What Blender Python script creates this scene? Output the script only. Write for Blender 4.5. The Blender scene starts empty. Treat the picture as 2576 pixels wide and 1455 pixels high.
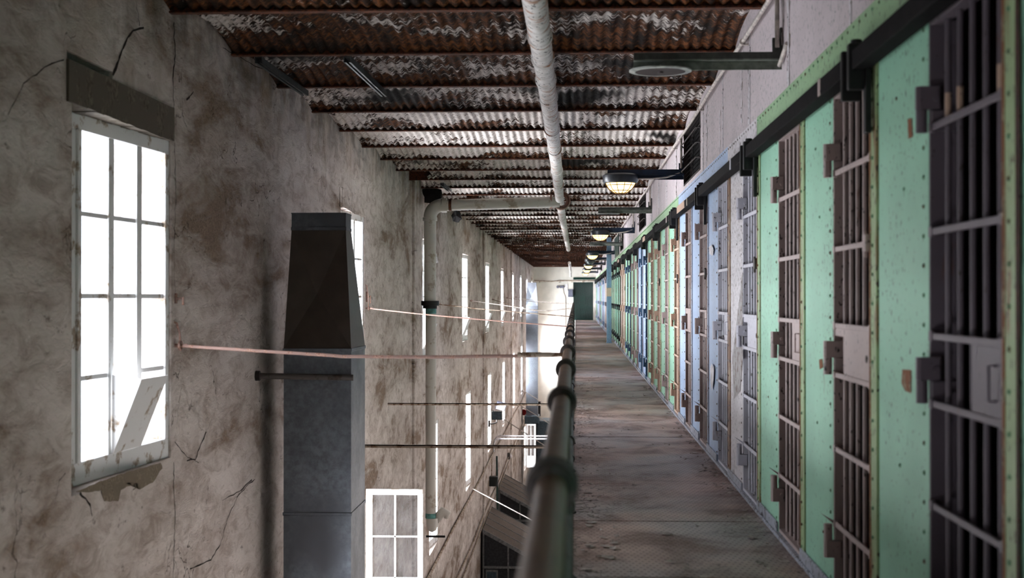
import bpy, math, random
from mathutils import Vector, Matrix
random.seed(7)
SC = bpy.context.scene
COL = SC.collection
CH = 1.18                      # camera height above the walkway plates
F = 3571.0                     # focal length in pixels of the 2576 wide frame
YAW = math.atan(162 / F)
PIT = math.atan(20.5 / F)
S = random.random

# ------------------------------------------------------------------ helpers
def V(x, y, h):
    return Vector((x, y, h + CH))

CAMROT = Matrix.Rotation(YAW, 3, 'Z') @ Matrix.Rotation(PIT, 3, 'X')

def at(px, py, X=None, Y=None, h=None):
    """the point of the photograph (px, py) on the plane x=X, y=Y or height h above the eye"""
    d = CAMROT @ Vector(((px - 1288) / F, 1.0, -(py - 727.5) / F))
    if X is not None: t = X / d.x
    elif Y is not None: t = Y / d.y
    else: t = h / d.z
    return Vector((0, 0, CH)) + d * t

class MB:
    def __init__(s, tf=None):
        s.v = []; s.f = []; s.m = []; s.tf = tf; s.mi = 0
    def add(s, vs, fs):
        b = len(s.v)
        for v in vs:
            v = Vector(v)
            s.v.append(s.tf(v) if s.tf else v)
        for f in fs:
            s.f.append([b + i for i in f]); s.m.append(s.mi)
        return s
    def box(s, x0, x1, y0, y1, z0, z1):
        vs = [(x, y, z) for x in (x0, x1) for y in (y0, y1) for z in (z0, z1)]
        return s.add(vs, [(0, 1, 3, 2), (4, 6, 7, 5), (0, 4, 5, 1), (2, 3, 7, 6), (0, 2, 6, 4), (1, 5, 7, 3)])
    def cbox(s, x0, x1, y0, y1, z0, z1, c):
        """box with chamfered vertical edges"""
        pts = [(x0 + c, y0), (x1 - c, y0), (x1, y0 + c), (x1, y1 - c), (x1 - c, y1), (x0 + c, y1), (x0, y1 - c), (x0, y0 + c)]
        n = 8
        vs = [(p[0], p[1], z) for z in (z0, z1) for p in pts]
        fs = [tuple(reversed(range(n))), tuple(range(n, 2 * n))] + [(i, (i + 1) % n, n + (i + 1) % n, n + i) for i in range(n)]
        return s.add(vs, fs)
    def tube(s, path, r, n=10, cap=True):
        path = [Vector(p) for p in path]
        rs = r if isinstance(r, (list, tuple)) else [r] * len(path)
        vs = []; fs = []
        up = None
        for i, p in enumerate(path):
            d = (path[min(i + 1, len(path) - 1)] - path[max(i - 1, 0)])
            if d.length < 1e-9: d = Vector((0, 0, 1))
            d.normalize()
            if up is None:
                a = Vector((0, 0, 1)) if abs(d.z) < .9 else Vector((1, 0, 0))
                up = d.cross(a).normalized()
            else:
                up = (up - d * up.dot(d)).normalized()
            w = d.cross(up)
            for k in range(n):
                t = 2 * math.pi * k / n
                vs.append(p + (up * math.cos(t) + w * math.sin(t)) * rs[i])
        for i in range(len(path) - 1):
            for k in range(n):
                a = i * n + k; b = i * n + (k + 1) % n
                fs.append((a, b, b + n, a + n))
        if cap:
            fs.append(tuple(reversed(range(n)))); fs.append(tuple(range((len(path) - 1) * n, len(path) * n)))
        return s.add(vs, fs)
    def cyl(s, p0, p1, r, n=10):
        return s.tube([p0, p1], r, n)
    def lathe(s, prof, c, n=24, axis='Z'):
        """prof: (radius, height) pairs round the axis through c"""
        c = Vector(c); vs = []; fs = []
        for r, z in prof:
            for k in range(n):
                t = 2 * math.pi * k / n
                a, b = r * math.cos(t), r * math.sin(t)
                vs.append(c + (Vector((a, b, z)) if axis == 'Z' else Vector((a, z, b)) if axis == 'Y' else Vector((z, a, b))))
        for i in range(len(prof) - 1):
            for k in range(n):
                a = i * n + k; b = i * n + (k + 1) % n
                fs.append((a, b, b + n, a + n))
        return s.add(vs, fs)
    def rivet(s, p, r=.008, nx=-1):
        """low dome on a face that looks along -x"""
        p = Vector(p); n = 8; vs = []
        for rr, hh in ((r, 0), (r * .8, r * .45), (r * .35, r * .7)):
            for k in range(n):
                t = 2 * math.pi * k / n
                vs.append(p + Vector((nx * hh, rr * math.cos(t), rr * math.sin(t))))
        fs = [(i * n + k, i * n + (k + 1) % n, (i + 1) * n + (k + 1) % n, (i + 1) * n + k) for i in range(2) for k in range(n)]
        fs.append(tuple(range(2 * n, 3 * n)))
        return s.add(vs, fs)
    def build(s, name, mat, parent=None, smooth=False, bevel=0, org=None, seg=1, angle=40):
        o0 = Vector((0, 0, 0))
        q = parent
        while q is not None:
            o0 = o0 + q.location; q = q.parent
        loc = Vector(org) - o0 if org is not None else Vector((0, 0, 0))
        base = Vector(org) if org is not None else o0
        if s.loc: base = Vector((0, 0, 0)); loc = Vector((0, 0, 0))
        me = bpy.data.meshes.new(name)
        me.from_pydata([tuple(v - base) for v in s.v], [], s.f)
        mats = mat if isinstance(mat, (list, tuple)) else [mat]
        for m in mats: me.materials.append(m)
        if len(mats) > 1: me.polygons.foreach_set('material_index', s.m)
        if smooth: me.shade_smooth()
        if smooth and angle < 180: me.set_sharp_from_angle(angle=math.radians(angle))
        me.update()
        o = bpy.data.objects.new(name, me); COL.objects.link(o)
        if parent is not None: o.parent = parent
        o.location = loc
        if bevel:
            md = o.modifiers.new('bevel', 'BEVEL'); md.width = bevel; md.segments = seg; md.limit_method = 'ANGLE'
            md.angle_limit = math.radians(40)
        return o
    loc = False

def empty(name, p):
    o = bpy.data.objects.new(name, None); COL.objects.link(o); o.location = p
    o.empty_display_size = .1
    return o
def tag(o, label, cat, group=None, kind=None):
    o['label'] = label; o['category'] = cat
    if group: o['group'] = group
    if kind: o['kind'] = kind
    return o
def thing(name, p, label, cat, group=None):
    return tag(empty(name, p), label, cat, group)
def struct(o):
    o['kind'] = 'structure'; return o
def copy_tree(o, parent=None):
    c = o.copy(); COL.objects.link(c)
    if parent is not None: c.parent = parent
    for ch in list(o.children): copy_tree(ch, c)
    return c

# ------------------------------------------------------------------ materials
def lin(c):
    return tuple(((v / 255) / 12.92 if v / 255 <= .04045 else ((v / 255 + .055) / 1.055) ** 2.4) for v in c) + (1,)
class NT:
    def __init__(s, name):
        s.m = bpy.data.materials.new(name); s.m.use_nodes = True
        s.t = s.m.node_tree; s.t.nodes.clear()
        s.out = s.n('ShaderNodeOutputMaterial')
        s.pos = s.n('ShaderNodeNewGeometry').outputs['Position']
    def n(s, t, **k):
        x = s.t.nodes.new(t)
        for a, b in k.items(): setattr(x, a, b)
        return x
    def l(s, a, b): s.t.links.new(a, b)
    def map(s, scale=(1, 1, 1), rot=(0, 0, 0), loc=(0, 0, 0), src=None):
        m = s.n('ShaderNodeMapping'); s.l(src or s.pos, m.inputs[0])
        m.inputs['Scale'].default_value = scale; m.inputs['Rotation'].default_value = rot; m.inputs['Location'].default_value = loc
        return m.outputs[0]
    def noise(s, scale, detail=3, rough=.55, vec=None, dist=0):
        x = s.n('ShaderNodeTexNoise'); s.l(vec or s.pos, x.inputs['Vector'])
        x.inputs['Scale'].default_value = scale; x.inputs['Detail'].default_value = detail
        x.inputs['Roughness'].default_value = rough; x.inputs['Distortion'].default_value = dist
        return x.outputs['Fac']
    def ramp(s, fac, a, b, lo=0., hi=1.):
        x = s.n('ShaderNodeMapRange'); s.l(fac, x.inputs['Value'])
        x.inputs['From Min'].default_value = a; x.inputs['From Max'].default_value = b
        x.inputs['To Min'].default_value = lo; x.inputs['To Max'].default_value = hi
        return x.outputs[0]
    def mix(s, fac, a, b, mode='MIX'):
        x = s.n('ShaderNodeMix', data_type='RGBA', blend_type=mode)
        if isinstance(fac, (int, float)): x.inputs[0].default_value = fac
        else: s.l(fac, x.inputs[0])
        for v, i in ((a, 6), (b, 7)):
            if isinstance(v, tuple): x.inputs[i].default_value = v
            else: s.l(v, x.inputs[i])
        return x.outputs[2]
    def math(s, op, a, b=None, c=None):
        x = s.n('ShaderNodeMath', operation=op)
        for i, v in enumerate((a, b, c)):
            if v is None: continue
            if isinstance(v, (int, float)): x.inputs[i].default_value = v
            else: s.l(v, x.inputs[i])
        return x.outputs[0]
    def sep(s, src=None):
        x = s.n('ShaderNodeSeparateXYZ'); s.l(src or s.pos, x.inputs[0]); return x.outputs
    def bsdf(s, color, rough=.6, metal=0., bump=None, bstr=.3, bdist=.01, spec=.4):
        b = s.n('ShaderNodeBsdfPrincipled')
        for v, k in ((color, 'Base Color'), (rough, 'Roughness'), (metal, 'Metallic'), (spec, 'Specular IOR Level')):
            if isinstance(v, (int, float, tuple)): b.inputs[k].default_value = v
            else: s.l(v, b.inputs[k])
        if bump is not None:
            x = s.n('ShaderNodeBump'); x.inputs['Strength'].default_value = bstr; x.inputs['Distance'].default_value = bdist
            s.l(bump, x.inputs['Height']); s.l(x.outputs[0], b.inputs['Normal'])
        s.l(b.outputs[0], s.out.inputs[0])
        return s.m

def paint(name, c, chip=.35, rust=.3, rough=.45, under=(70, 62, 58), rustc=(112, 66, 34), seed=0):
    """old oil paint on steel: chips through to a dark undercoat and rust blooms"""
    t = NT(name)
    a = t.noise(60, 3, .6, vec=t.map((1, 1, .55), loc=(seed, 0, 0)))
    big = t.noise(1.3, 2, .5, vec=t.map((1, 1, .6), loc=(seed * 3, 1, 0)))
    th = t.math('MULTIPLY_ADD', big, .22, 0)
    sm = t.math('ADD', a, th)
    chips = t.ramp(sm, .795 - .13 * chip, .81 - .13 * chip)
    r1 = t.noise(7, 4, .65, vec=t.map((1, 1, .3), loc=(seed, 5, 2)))
    rs = t.ramp(r1, .74 - .27 * rust, .82 - .25 * rust)
    tone = t.ramp(t.noise(2.2, 3, .5), .3, .7, .86, 1.08)
    col = t.mix(1.0, lin(c), t.mix(tone, (0, 0, 0, 1), (1, 1, 1, 1)), 'MULTIPLY')
    col = t.mix(t.math('MULTIPLY', rs, .8), col, lin(rustc))
    col = t.mix(chips, col, lin(under))
    hgt = t.math('SUBTRACT', t.math('MULTIPLY', t.noise(25, 2), .25), chips)
    return t.bsdf(col, rough, 0, hgt, .35, .003)

def plain(name, c, rough=.6, metal=0., var=.2, scale=20, bstr=.15, spec=.4):
    t = NT(name)
    n = t.noise(scale, 3)
    col = t.mix(t.ramp(n, .35, .65), lin(tuple(int(v * (1 - var)) for v in c)), lin(tuple(min(255, int(v * (1 + var * .5))) for v in c)))
    return t.bsdf(col, rough, metal, n, bstr, .004, spec)

def rusty(name, base, r1, r2, amt=.5, scale=9, rough=.75, metal=0.):
    t = NT(name)
    n = t.noise(scale, 4, .65)
    f = t.noise(scale * 6, 3, .6)
    col = t.mix(t.ramp(f, .35, .65), lin(r1), lin(r2))
    col = t.mix(t.ramp(n, .62 - .25 * amt, .68 - .25 * amt), lin(base), col)
    return t.bsdf(col, rough, metal, t.math('ADD', n, t.math('MULTIPLY', f, .4)), .5, .004)

def plaster():
    t = NT('stained_plaster')
    vst = t.map((1, .27, .95))                      # stains run down the wall
    a = t.noise(1.45, 5, .62, vec=vst, dist=.6)
    b = t.noise(3.4, 4, .7, vec=t.map((1, .32, 1), loc=(3, 3, 8)), dist=.6)
    fine = t.noise(34, 4, .7, vec=t.map((1, .7, 1.5), rot=(.6, 0, 0)), dist=1.2)
    sp = t.noise(11, 4, .75, vec=t.map((1, .45, .9), loc=(1, 9, 4)))
    yz = t.sep()
    low = t.ramp(yz[2], 1.5, -1.2)                 # browner and blotchier on the lower storey
    basec = t.mix(t.ramp(a, .35, .62), lin((224, 215, 209)), lin((190, 179, 172)))
    st = t.math('ADD', t.ramp(a, .50, .60), t.math('MULTIPLY', low, .38))
    st2 = t.math('MULTIPLY', st, t.ramp(b, .42, .58))
    st2 = t.math('MINIMUM', st2, 1)
    brown = t.mix(t.ramp(fine, .4, .62), lin((104, 84, 68)), lin((150, 128, 108)))
    col = t.mix(t.math('MULTIPLY', st2, .85), basec, brown)
    mott = t.noise(8, 5, .7, vec=t.map((1, .42, 1.1), loc=(2, 2, 2)), dist=.8)
    col = t.mix(t.math('MULTIPLY', t.ramp(mott, .46, .66), .55), col, lin((136, 118, 104)))
    # ochre wash under the eaves
    och = t.math('MULTIPLY', t.ramp(yz[2], 1.9, 2.75), t.ramp(t.noise(2.6, 3, .5, vec=t.map((1, 1, .25), loc=(7, 2, 0))), .47, .62))
    col = t.mix(t.math('MULTIPLY', och, .5), col, lin((138, 116, 78)))
    top_dark = t.math('MULTIPLY', t.ramp(yz[2], 2.35, 2.8), t.ramp(t.noise(4, 3), .4, .6))  # dark grey blotches, denser towards the wall top
    col = t.mix(t.math('MULTIPLY', top_dark, .6), col, lin((62, 62, 56)))
    col = t.mix(t.math('MULTIPLY', t.ramp(sp, .63, .72), .65), col, lin((82, 64, 50)))
    ck = t.n('ShaderNodeTexVoronoi', feature='DISTANCE_TO_EDGE')
    w = t.n('ShaderNodeVectorMath', operation='ADD')
    nz = t.n('ShaderNodeTexNoise'); nz.inputs['Scale'].default_value = 3; nz.inputs['Detail'].default_value = 4; t.l(t.pos, nz.inputs['Vector'])
    t.l(t.pos, w.inputs[0]); t.l(nz.outputs['Color'], w.inputs[1]); t.l(w.outputs[0], ck.inputs['Vector'])
    ck.inputs['Scale'].default_value = 1.3
    crack = t.math('MULTIPLY', t.ramp(ck.outputs['Distance'], .010, .0), t.ramp(t.noise(1.9, 2, .5, vec=t.map(loc=(4, 4, 4))), .5, .62))
    col = t.mix(t.math('MULTIPLY', crack, .75), col, lin((70, 55, 45)))
    hgt = t.math('ADD', t.math('MULTIPLY', fine, .8), t.math('ADD', t.math('MULTIPLY', mott, 1.5), t.math('MULTIPLY', crack, -1.0)))
    return t.bsdf(col, .9, 0, hgt, .8, .014, .15)

def ceiling_mat():
    t = NT('flaking_corrugated_sheet')
    xyz = t.sep()
    a = t.noise(1.7, 4, .7, dist=.5)
    f = t.noise(26, 4, .7)
    m = t.noise(7, 4, .7, dist=.3)
    dk = t.noise(.9, 3, .5, vec=t.map(loc=(5, 1, 0)))
    rust = t.mix(t.ramp(f, .42, .62), lin((44, 27, 16)), lin((118, 70, 36)))
    rust = t.mix(t.ramp(m, .46, .60), rust, lin((26, 17, 12)))
    white = t.mix(t.ramp(f, .35, .6), lin((160, 149, 142)), lin((214, 206, 200)))
    # less paint is left over the near bays
    near = t.ramp(xyz[1], 9.0, 14.5, -.07, .085)
    far = t.ramp(xyz[1], 36.0, 50.0, 0, -.12)
    k = t.math('ADD', t.math('ADD', t.math('MULTIPLY', a, .75), t.math('MULTIPLY', m, .22)), t.math('ADD', t.math('MULTIPLY', f, .40), t.math('ADD', near, far)))
    # paint goes first next to the joists
    bay = t.math('FRACT', t.math('MULTIPLY_ADD', xyz[1], 1 / 1.378, -7.6 / 1.378 + 10))
    edge = t.math('ABSOLUTE', t.math('SUBTRACT', bay, .42))
    k = t.math('SUBTRACT', k, t.math('MULTIPLY', t.ramp(edge, .30, .56), .13))
    pm = t.ramp(k, .635, .675)
    col = t.mix(pm, rust, white)
    col = t.mix(t.ramp(dk, .60, .68), col, lin((22, 17, 14)))
    hgt = t.math('ADD', t.math('MULTIPLY', pm, .7), t.math('MULTIPLY', f, .9))
    return t.bsdf(col, .8, 0, hgt, .9, .012, .2)

def floor_mat():
    t = NT('studded_walkway_plate')
    xyz = t.sep()
    ny, nx_ = 21.0, 34.0
    yy = t.math('MULTIPLY', xyz[1], ny)
    xx = t.math('ADD', t.math('MULTIPLY', xyz[0], nx_), t.math('MULTIPLY', t.math('FLOOR', yy), .5))
    fx = t.math('MULTIPLY', t.math('SUBTRACT', t.math('FRACT', t.math('ADD', xx, 40)), .5), 1 / nx_)
    fy = t.math('MULTIPLY', t.math('SUBTRACT', t.math('FRACT', t.math('ADD', yy, 400)), .5), .6 / ny)
    dd = t.math('SQRT', t.math('ADD', t.math('MULTIPLY', fx, fx), t.math('MULTIPLY', fy, fy)))
    d = t.ramp(dd, .0072, .0052)
    a = t.noise(2.1, 5, .65, vec=t.map((1, .8, 1)), dist=.4)
    g = t.noise(14, 4, .7)
    left = t.ramp(xyz[0], .32, .02)
    right = t.ramp(xyz[0], .72, .98)
    base = t.mix(t.ramp(a, .38, .6), lin((186, 158, 148)), lin((136, 111, 104)))
    base = t.mix(t.math('MULTIPLY', t.ramp(t.noise(.8, 3), .45, .6), .5), base, lin((160, 164, 170)))
    wear = t.math('ADD', t.ramp(a, .49, .62), t.math('MULTIPLY', t.math('ADD', left, right), .25))
    wear = t.math('MULTIPLY', wear, t.ramp(g, .42, .6))
    wear = t.math('MINIMUM', wear, 1)
    col = t.mix(t.math('MULTIPLY', wear, .7), base, lin((98, 74, 60)))
    # curled paint scales
    vo = t.n('ShaderNodeTexVoronoi', feature='DISTANCE_TO_EDGE'); vo.inputs['Scale'].default_value = 15
    w = t.n('ShaderNodeVectorMath', operation='ADD')
    nz = t.n('ShaderNodeTexNoise'); nz.inputs['Scale'].default_value = 11; nz.inputs['Detail'].default_value = 3; t.l(t.pos, nz.inputs['Vector'])
    sc = t.n('ShaderNodeVectorMath', operation='SCALE'); t.l(nz.outputs['Color'], sc.inputs[0]); sc.inputs['Scale'].default_value = .12
    t.l(t.map((1.1, .5, 1)), w.inputs[0]); t.l(sc.outputs[0], w.inputs[1]); t.l(w.outputs[0], vo.inputs['Vector'])
    zone = t.ramp(t.math('ADD', t.noise(1.0, 4, .6, vec=t.map(loc=(2, 0, 0))), t.math('MULTIPLY', left, .16)), .61, .67)
    ck = t.math('MULTIPLY', t.ramp(vo.outputs['Distance'], .06, .01), zone)
    col = t.mix(t.math('MULTIPLY', ck, .85), col, lin((36, 26, 22)))
    dm = t.math('MULTIPLY', d, t.math('SUBTRACT', 1, t.math('MULTIPLY', zone, .8)))
    col = t.mix(t.math('MULTIPLY', dm, .6), col, lin((62, 48, 44)))
    hgt = t.math('ADD', t.math('MULTIPLY', dm, 1.0), t.math('ADD', t.math('MULTIPLY', ck, -1.2), t.math('MULTIPLY', g, .5)))
    return t.bsdf(col, t.ramp(a, .3, .7, .42, .62), 0, hgt, .5, .004, .5)

def glassmat(name, tint, dust=.25):
    t = NT(name)
    tr = t.n('ShaderNodeBsdfTransparent'); tr.inputs[0].default_value = tint
    df = t.n('ShaderNodeBsdfTranslucent'); df.inputs[0].default_value = (.8, .82, .86, 1)
    d2 = t.n('ShaderNodeBsdfDiffuse'); d2.inputs[0].default_value = (.6, .6, .6, 1)
    m0 = t.n('ShaderNodeMixShader'); m0.inputs[0].default_value = .5; t.l(df.outputs[0], m0.inputs[1]); t.l(d2.outputs[0], m0.inputs[2])
    m1 = t.n('ShaderNodeMixShader'); t.l(t.ramp(t.noise(6, 3), .3, .7, dust * .6, dust * 1.3), m1.inputs[0])
    t.l(tr.outputs[0], m1.inputs[1]); t.l(m0.outputs[0], m1.inputs[2])
    t.l(m1.outputs[0], t.out.inputs[0])
    return t.m

def emis(name, c, s):
    t = NT(name); e = t.n('ShaderNodeEmission'); e.inputs[0].default_value = c; e.inputs[1].default_value = s
    t.l(e.outputs[0], t.out.inputs[0]); return t.m

M = dict(
    plaster=plaster(), ceil=ceiling_mat(), floor=floor_mat(),
    green=paint('mint_green_paint', (156, 211, 182), .25, .25),
    bandgreen=paint('riveted_green_paint', (152, 186, 144), .4, .3),
    bluep=paint('powder_blue_paint', (168, 190, 220), .25, .15),
    whitep=paint('flaking_white_paint', (214, 209, 212), .75, .42, under=(84, 70, 62)),
    creamp=paint('cream_paint', (206, 196, 178), .3, .2),
    tealp=paint('teal_green_paint', (120, 186, 160), .3, .2),
    pinkwall=paint('pale_mauve_wall_paint', (196, 184, 186), .62, .2, .7, under=(112, 120, 116)),
    mauve=paint('mauve_gate_paint', (184, 166, 162), .15, .22),
    dimmauve=paint('shade_dimmed_gate_paint', (104, 94, 102), .15, .3),  # mauve-grey paint with the near gate's darkness put into its colour
    whiteg=paint('white_gate_paint', (206, 204, 214), .35, .25),
    tan=paint('tan_gate_paint', (200, 170, 150), .15, .25),
    slate=paint('slate_blue_gate_paint', (92, 124, 156), .1, .1),
    grey=paint('grey_gate_paint', (140, 138, 146), .15, .1),
    blackp=plain('black_paint', (26, 30, 32), .5),
    strip=paint('rusted_flange_paint', (158, 182, 134), .5, .75, under=(66, 48, 34), rustc=(128, 88, 48)),
    stripw=paint('rusted_white_flange_paint', (178, 158, 128), .7, 1.25, under=(60, 44, 36), rustc=(110, 62, 32)),
    stripb=paint('rusted_blue_flange_paint', (150, 160, 180), .6, .8, under=(60, 44, 36)),
    housing=plain('dark_housing_steel', (22, 19, 20), .8, 0, .25, 20, .1, .08),
    bracket=plain('black_bracket_iron', (24, 22, 23), .5),
    beam=rusty('rusted_joist', (60, 34, 22), (110, 58, 30), (48, 26, 16), .8, 7),
    dark=plain('dark_void', (20, 18, 18), .95, 0, .1),
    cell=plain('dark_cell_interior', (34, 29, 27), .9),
    galv=None, pipew=None,
    winwood=rusty('weathered_white_wood', (222, 222, 222), (186, 176, 164), (140, 120, 100), .22, 8, .6),
    lintel=rusty('bare_concrete_lintel', (92, 84, 74), (70, 62, 54), (118, 108, 94), .5, 6, .95),
    bare=rusty('bare_mortar', (116, 104, 88), (96, 84, 70), (140, 128, 110), .5, 14, .95),
    crack=plain('crack_shadow_dirt', (40, 31, 26), .95),
    rail=rusty('worn_brown_rail_steel', (118, 88, 66), (134, 96, 64), (60, 46, 38), .55, 8, .42, .1),
    fitting=rusty('worn_grey_fitting_steel', (84, 78, 76), (72, 58, 50), (48, 42, 40), .5, 9, .5, .1),
    rod=rusty('rust_pink_rod', (150, 120, 110), (120, 78, 62), (186, 150, 134), .5, 22, .6),
    bar=rusty('rusted_angle_iron', (162, 146, 130), (84, 58, 42), (130, 104, 82), .5, 14, .7),
    conduit=plain('dusty_white_conduit', (196, 186, 178), .5),
    navy=plain('navy_channel_paint', (24, 40, 62), .4),
    chgrey=plain('grey_green_channel_paint', (128, 134, 126), .5),
    chdark=plain('shaded_steel_channel', (70, 74, 70), .5),
    shade=plain('dark_lamp_enamel', (46, 48, 52), .35),
    plate=plain('dark_brown_disc', (58, 46, 46), .6),
    rim=plain('pale_rim', (170, 172, 166), .5),
    bulb=emis('lit_bulb_glass', (1.0, .62, .22, 1), 5.0),
    bulboff=plain('unlit_lamp_glass', (70, 84, 82), .15),
    cage=plain('brass_cage', (96, 70, 30), .4, .6),
    wire=plain('dark_wire', (40, 36, 34), .6),
    ucond=plain('dark_unistrut', (64, 70, 72), .45, .5),
    endw=plain('cream_end_wall_paint', (226, 222, 212), .8, 0, .06, 2),
    ductrefl=plain('brown_reflection_on_duct', (68, 58, 52), .5, .2, .08, 8, .03),  # brown reflections on the sheet metal put into the taper's colour
    shed=rusty('weathered_shed_board', (94, 82, 72), (76, 66, 60), (112, 98, 88), .5, 5, .85),
    shedw=plain('dark_shed_side', (52, 52, 56), .8),
    shedt=plain('grey_shed_trim', (112, 112, 112), .6),
    louver=plain('dark_brown_louvre', (48, 38, 36), .8),
    dgreen=plain('dark_green_steel', (8, 46, 38), .4),
    pillar=paint('blue_pillar_paint', (118, 146, 172), .5, .2),
    boxg=plain('grey_electrical_enamel', (96, 98, 112), .5),
    ubox=plain('steel_blue_tank_enamel', (62, 78, 88), .5),
    floodk=plain('black_floodlight_case', (40, 48, 46), .4),
    red=plain('red_enamel', (190, 40, 36), .5),
    teal=plain('teal_pipe_band', (92, 146, 140), .5),
    cloth=plain('white_torn_plastic', (226, 222, 226), .6),
    lowfl=plain('grey_ground_floor', (186, 176, 166), .7),  # kept light so the lower floors bounce daylight
    flake=plain('paint_flake', (170, 158, 152), .7),
    kerb=paint('blue_white_kerb_paint', (168, 172, 184), .85, .5, under=(48, 42, 44)),
    peeld=rusty('bare_patch_under_paint', (120, 128, 122), (70, 64, 54), (120, 100, 72), .6, 12, .8),
    rivg=rusty('shaded_rusty_green_rivets', (96, 138, 106), (104, 74, 44), (64, 60, 40), .45, 16, .5),  # rivet shadow and rust both mixed into this darker green
    rivw=rusty('shaded_rusty_pale_rivets', (150, 146, 146), (104, 74, 54), (64, 50, 44), .45, 16, .5),  # same darkening for rivet shadow plus rust over pale paint
    rusty_edge=rusty('rust_eaten_edge', (132, 84, 52), (92, 54, 34), (170, 150, 120), .5, 14, .8),
    rustrun=rusty('dark_rust_run', (52, 30, 18), (84, 46, 24), (40, 24, 16), .6, 20, .8),
    screed=plain('pale_bounce_wall_paint', (214, 204, 196), .8),  # unseen walls lightened so they reflect fill into the hall
)
def galv():
    t = NT('galvanised_sheet')
    n = t.noise(30, 3, .6); b = t.noise(1.6, 3, .5)
    col = t.mix(t.ramp(n, .35, .65), lin((92, 97, 104)), lin((114, 120, 128)))
    col = t.mix(t.ramp(b, .45, .65), col, lin((84, 86, 92)))
    return t.bsdf(col, t.ramp(b, .3, .7, .42, .58), .55, n, .08, .003)
M['galv'] = galv()
def pipew():
    t = NT('white_pipe_with_rust_rings')
    xyz = t.sep()
    n = t.noise(9, 4, .65)
    yy = t.map((2.5, 4.2, 2.5))
    r = t.noise(2.2, 3, .55, vec=yy)
    f = t.noise(45, 3, .6, vec=t.map((1, .5, 1)))
    col = t.mix(t.ramp(n, .4, .65), lin((214, 210, 206)), lin((176, 170, 164)))
    col = t.mix(t.math('MULTIPLY', t.ramp(r, .57, .62), .85), col, lin((150, 96, 54)))
    col = t.mix(t.ramp(f, .60, .63), col, lin((84, 78, 76)))
    return t.bsdf(col, .5, 0, t.math('ADD', n, f), .2, .004)
M['pipew'] = pipew()
M['dpipe'] = rusty('grey_white_pipe', (196, 192, 184), (176, 166, 152), (150, 134, 116), .2, 4, .45)
M['glass'] = glassmat('dusty_window_glass', (.96, .98, 1, 1), .16)
M['glassd'] = glassmat('grimy_loose_glass', (.74, .73, .74, 1), .07)

# ------------------------------------------------------------------ the shell
XL, XR = -2.2, 1.0
HC = 1.54                       # underside of the ceiling joists above the eye
HB = -8.0                       # ground floor of the hall
ZE = 73.0                       # end wall
WP = 7.07
ZW = [6.1 + WP * k for k in range(-2, 10)]          # near jamb of each upper window
ups = [(z, z + 1.52, -.87, .85) for z in ZW if z + 1.52 < ZE]
los = []
for k, z in enumerate(ZW):
    z0 = z + .93
    if k == 3: z0 = z + .12
    if z0 + 1.5 < ZE: los.append((z0, z0 + 1.46, -3.88, -1.94))
sash_light_win = [(60.3, 61.7, -7.4, -5.55)]  # ground window added to light the front of the far sash

def wall_with_holes(mb, x0, x1, holes, y0, y1, h0, h1):
    ys = sorted(set([y0, y1] + [a for w in holes for a in w[:2]]))
    for a, b in zip(ys[:-1], ys[1:]):
        mid = (a + b) / 2
        cuts = sorted((w[2], w[3]) for w in holes if w[0] <= mid <= w[1])
        lo = h0
        for c0, c1 in cuts:
            mb.box(x0, x1, a, b, lo + CH, c0 + CH); lo = c1
        mb.box(x0, x1, a, b, lo + CH, h1 + CH)
# the gap broken out above the lintel of the first window
gap = [(5.93, 6.66, 1.04, 1.085)]
lints = [(z - .07, z + 1.53, .85, 1.035) for z in ZW]
upsl = [(z - .07, z + 1.53, .85, 1.035) for z in ZW if z + 1.52 < ZE]
def merged():
    # openings of each column: window, then lintel seat
    out = []
    for w in ups: out.append(w)
    for w in los: out.append(w)
    for w in sash_light_win: out.append(w)
    return out
mb = MB()
wall_with_holes(mb, XL - .45, XL, merged() + [(6.035, 6.64, 1.02, 1.072)], -8.5, ZE + .1, HB, 1.75)
wl = struct(mb.build('wall_left', M['plaster']))
# raised plaster pier beside the down pipe, and the thin ones at the far windows
mb = MB()
for (y0, y1) in ((18.95, 19.75), (33.3, 33.7), (47.5, 48.0)):
    mb.box(XL - .02, XL + .035, y0, y1, HB + CH, 1.72 + CH)
mb.build('pier', M['plaster'], wl, bevel=.01)
# lintels: bare concrete at the first, patched plaster at the others
for i, w in enumerate(ups):
    z0, z1 = w[0] - .07, w[1] + .02
    if w[0] < 0: continue
    m = MB()
    n = 14
    for k in range(n):
        a = z0 + (z1 - z0) * k / n; b = z0 + (z1 - z0) * (k + 1) / n
        j = .012 * (S() - .5)
        m.box(XL - .1, XL + (.012 if i == 2 else .006 + .004 * S()), a, b, .848 + CH + (j if i != 2 else j * .6), 1.03 + CH + (0 if i == 2 else j))
    m.build('lintel', M['lintel'] if i == 2 else M['plaster'], wl)
# dark soffit strip and back of the broken gap
m = MB(); m.box(XL - .3, XL - .12, 5.9, 6.7, 1.0 + CH, 1.1 + CH); m.build('gap_lining', M['dark'], wl)
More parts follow.
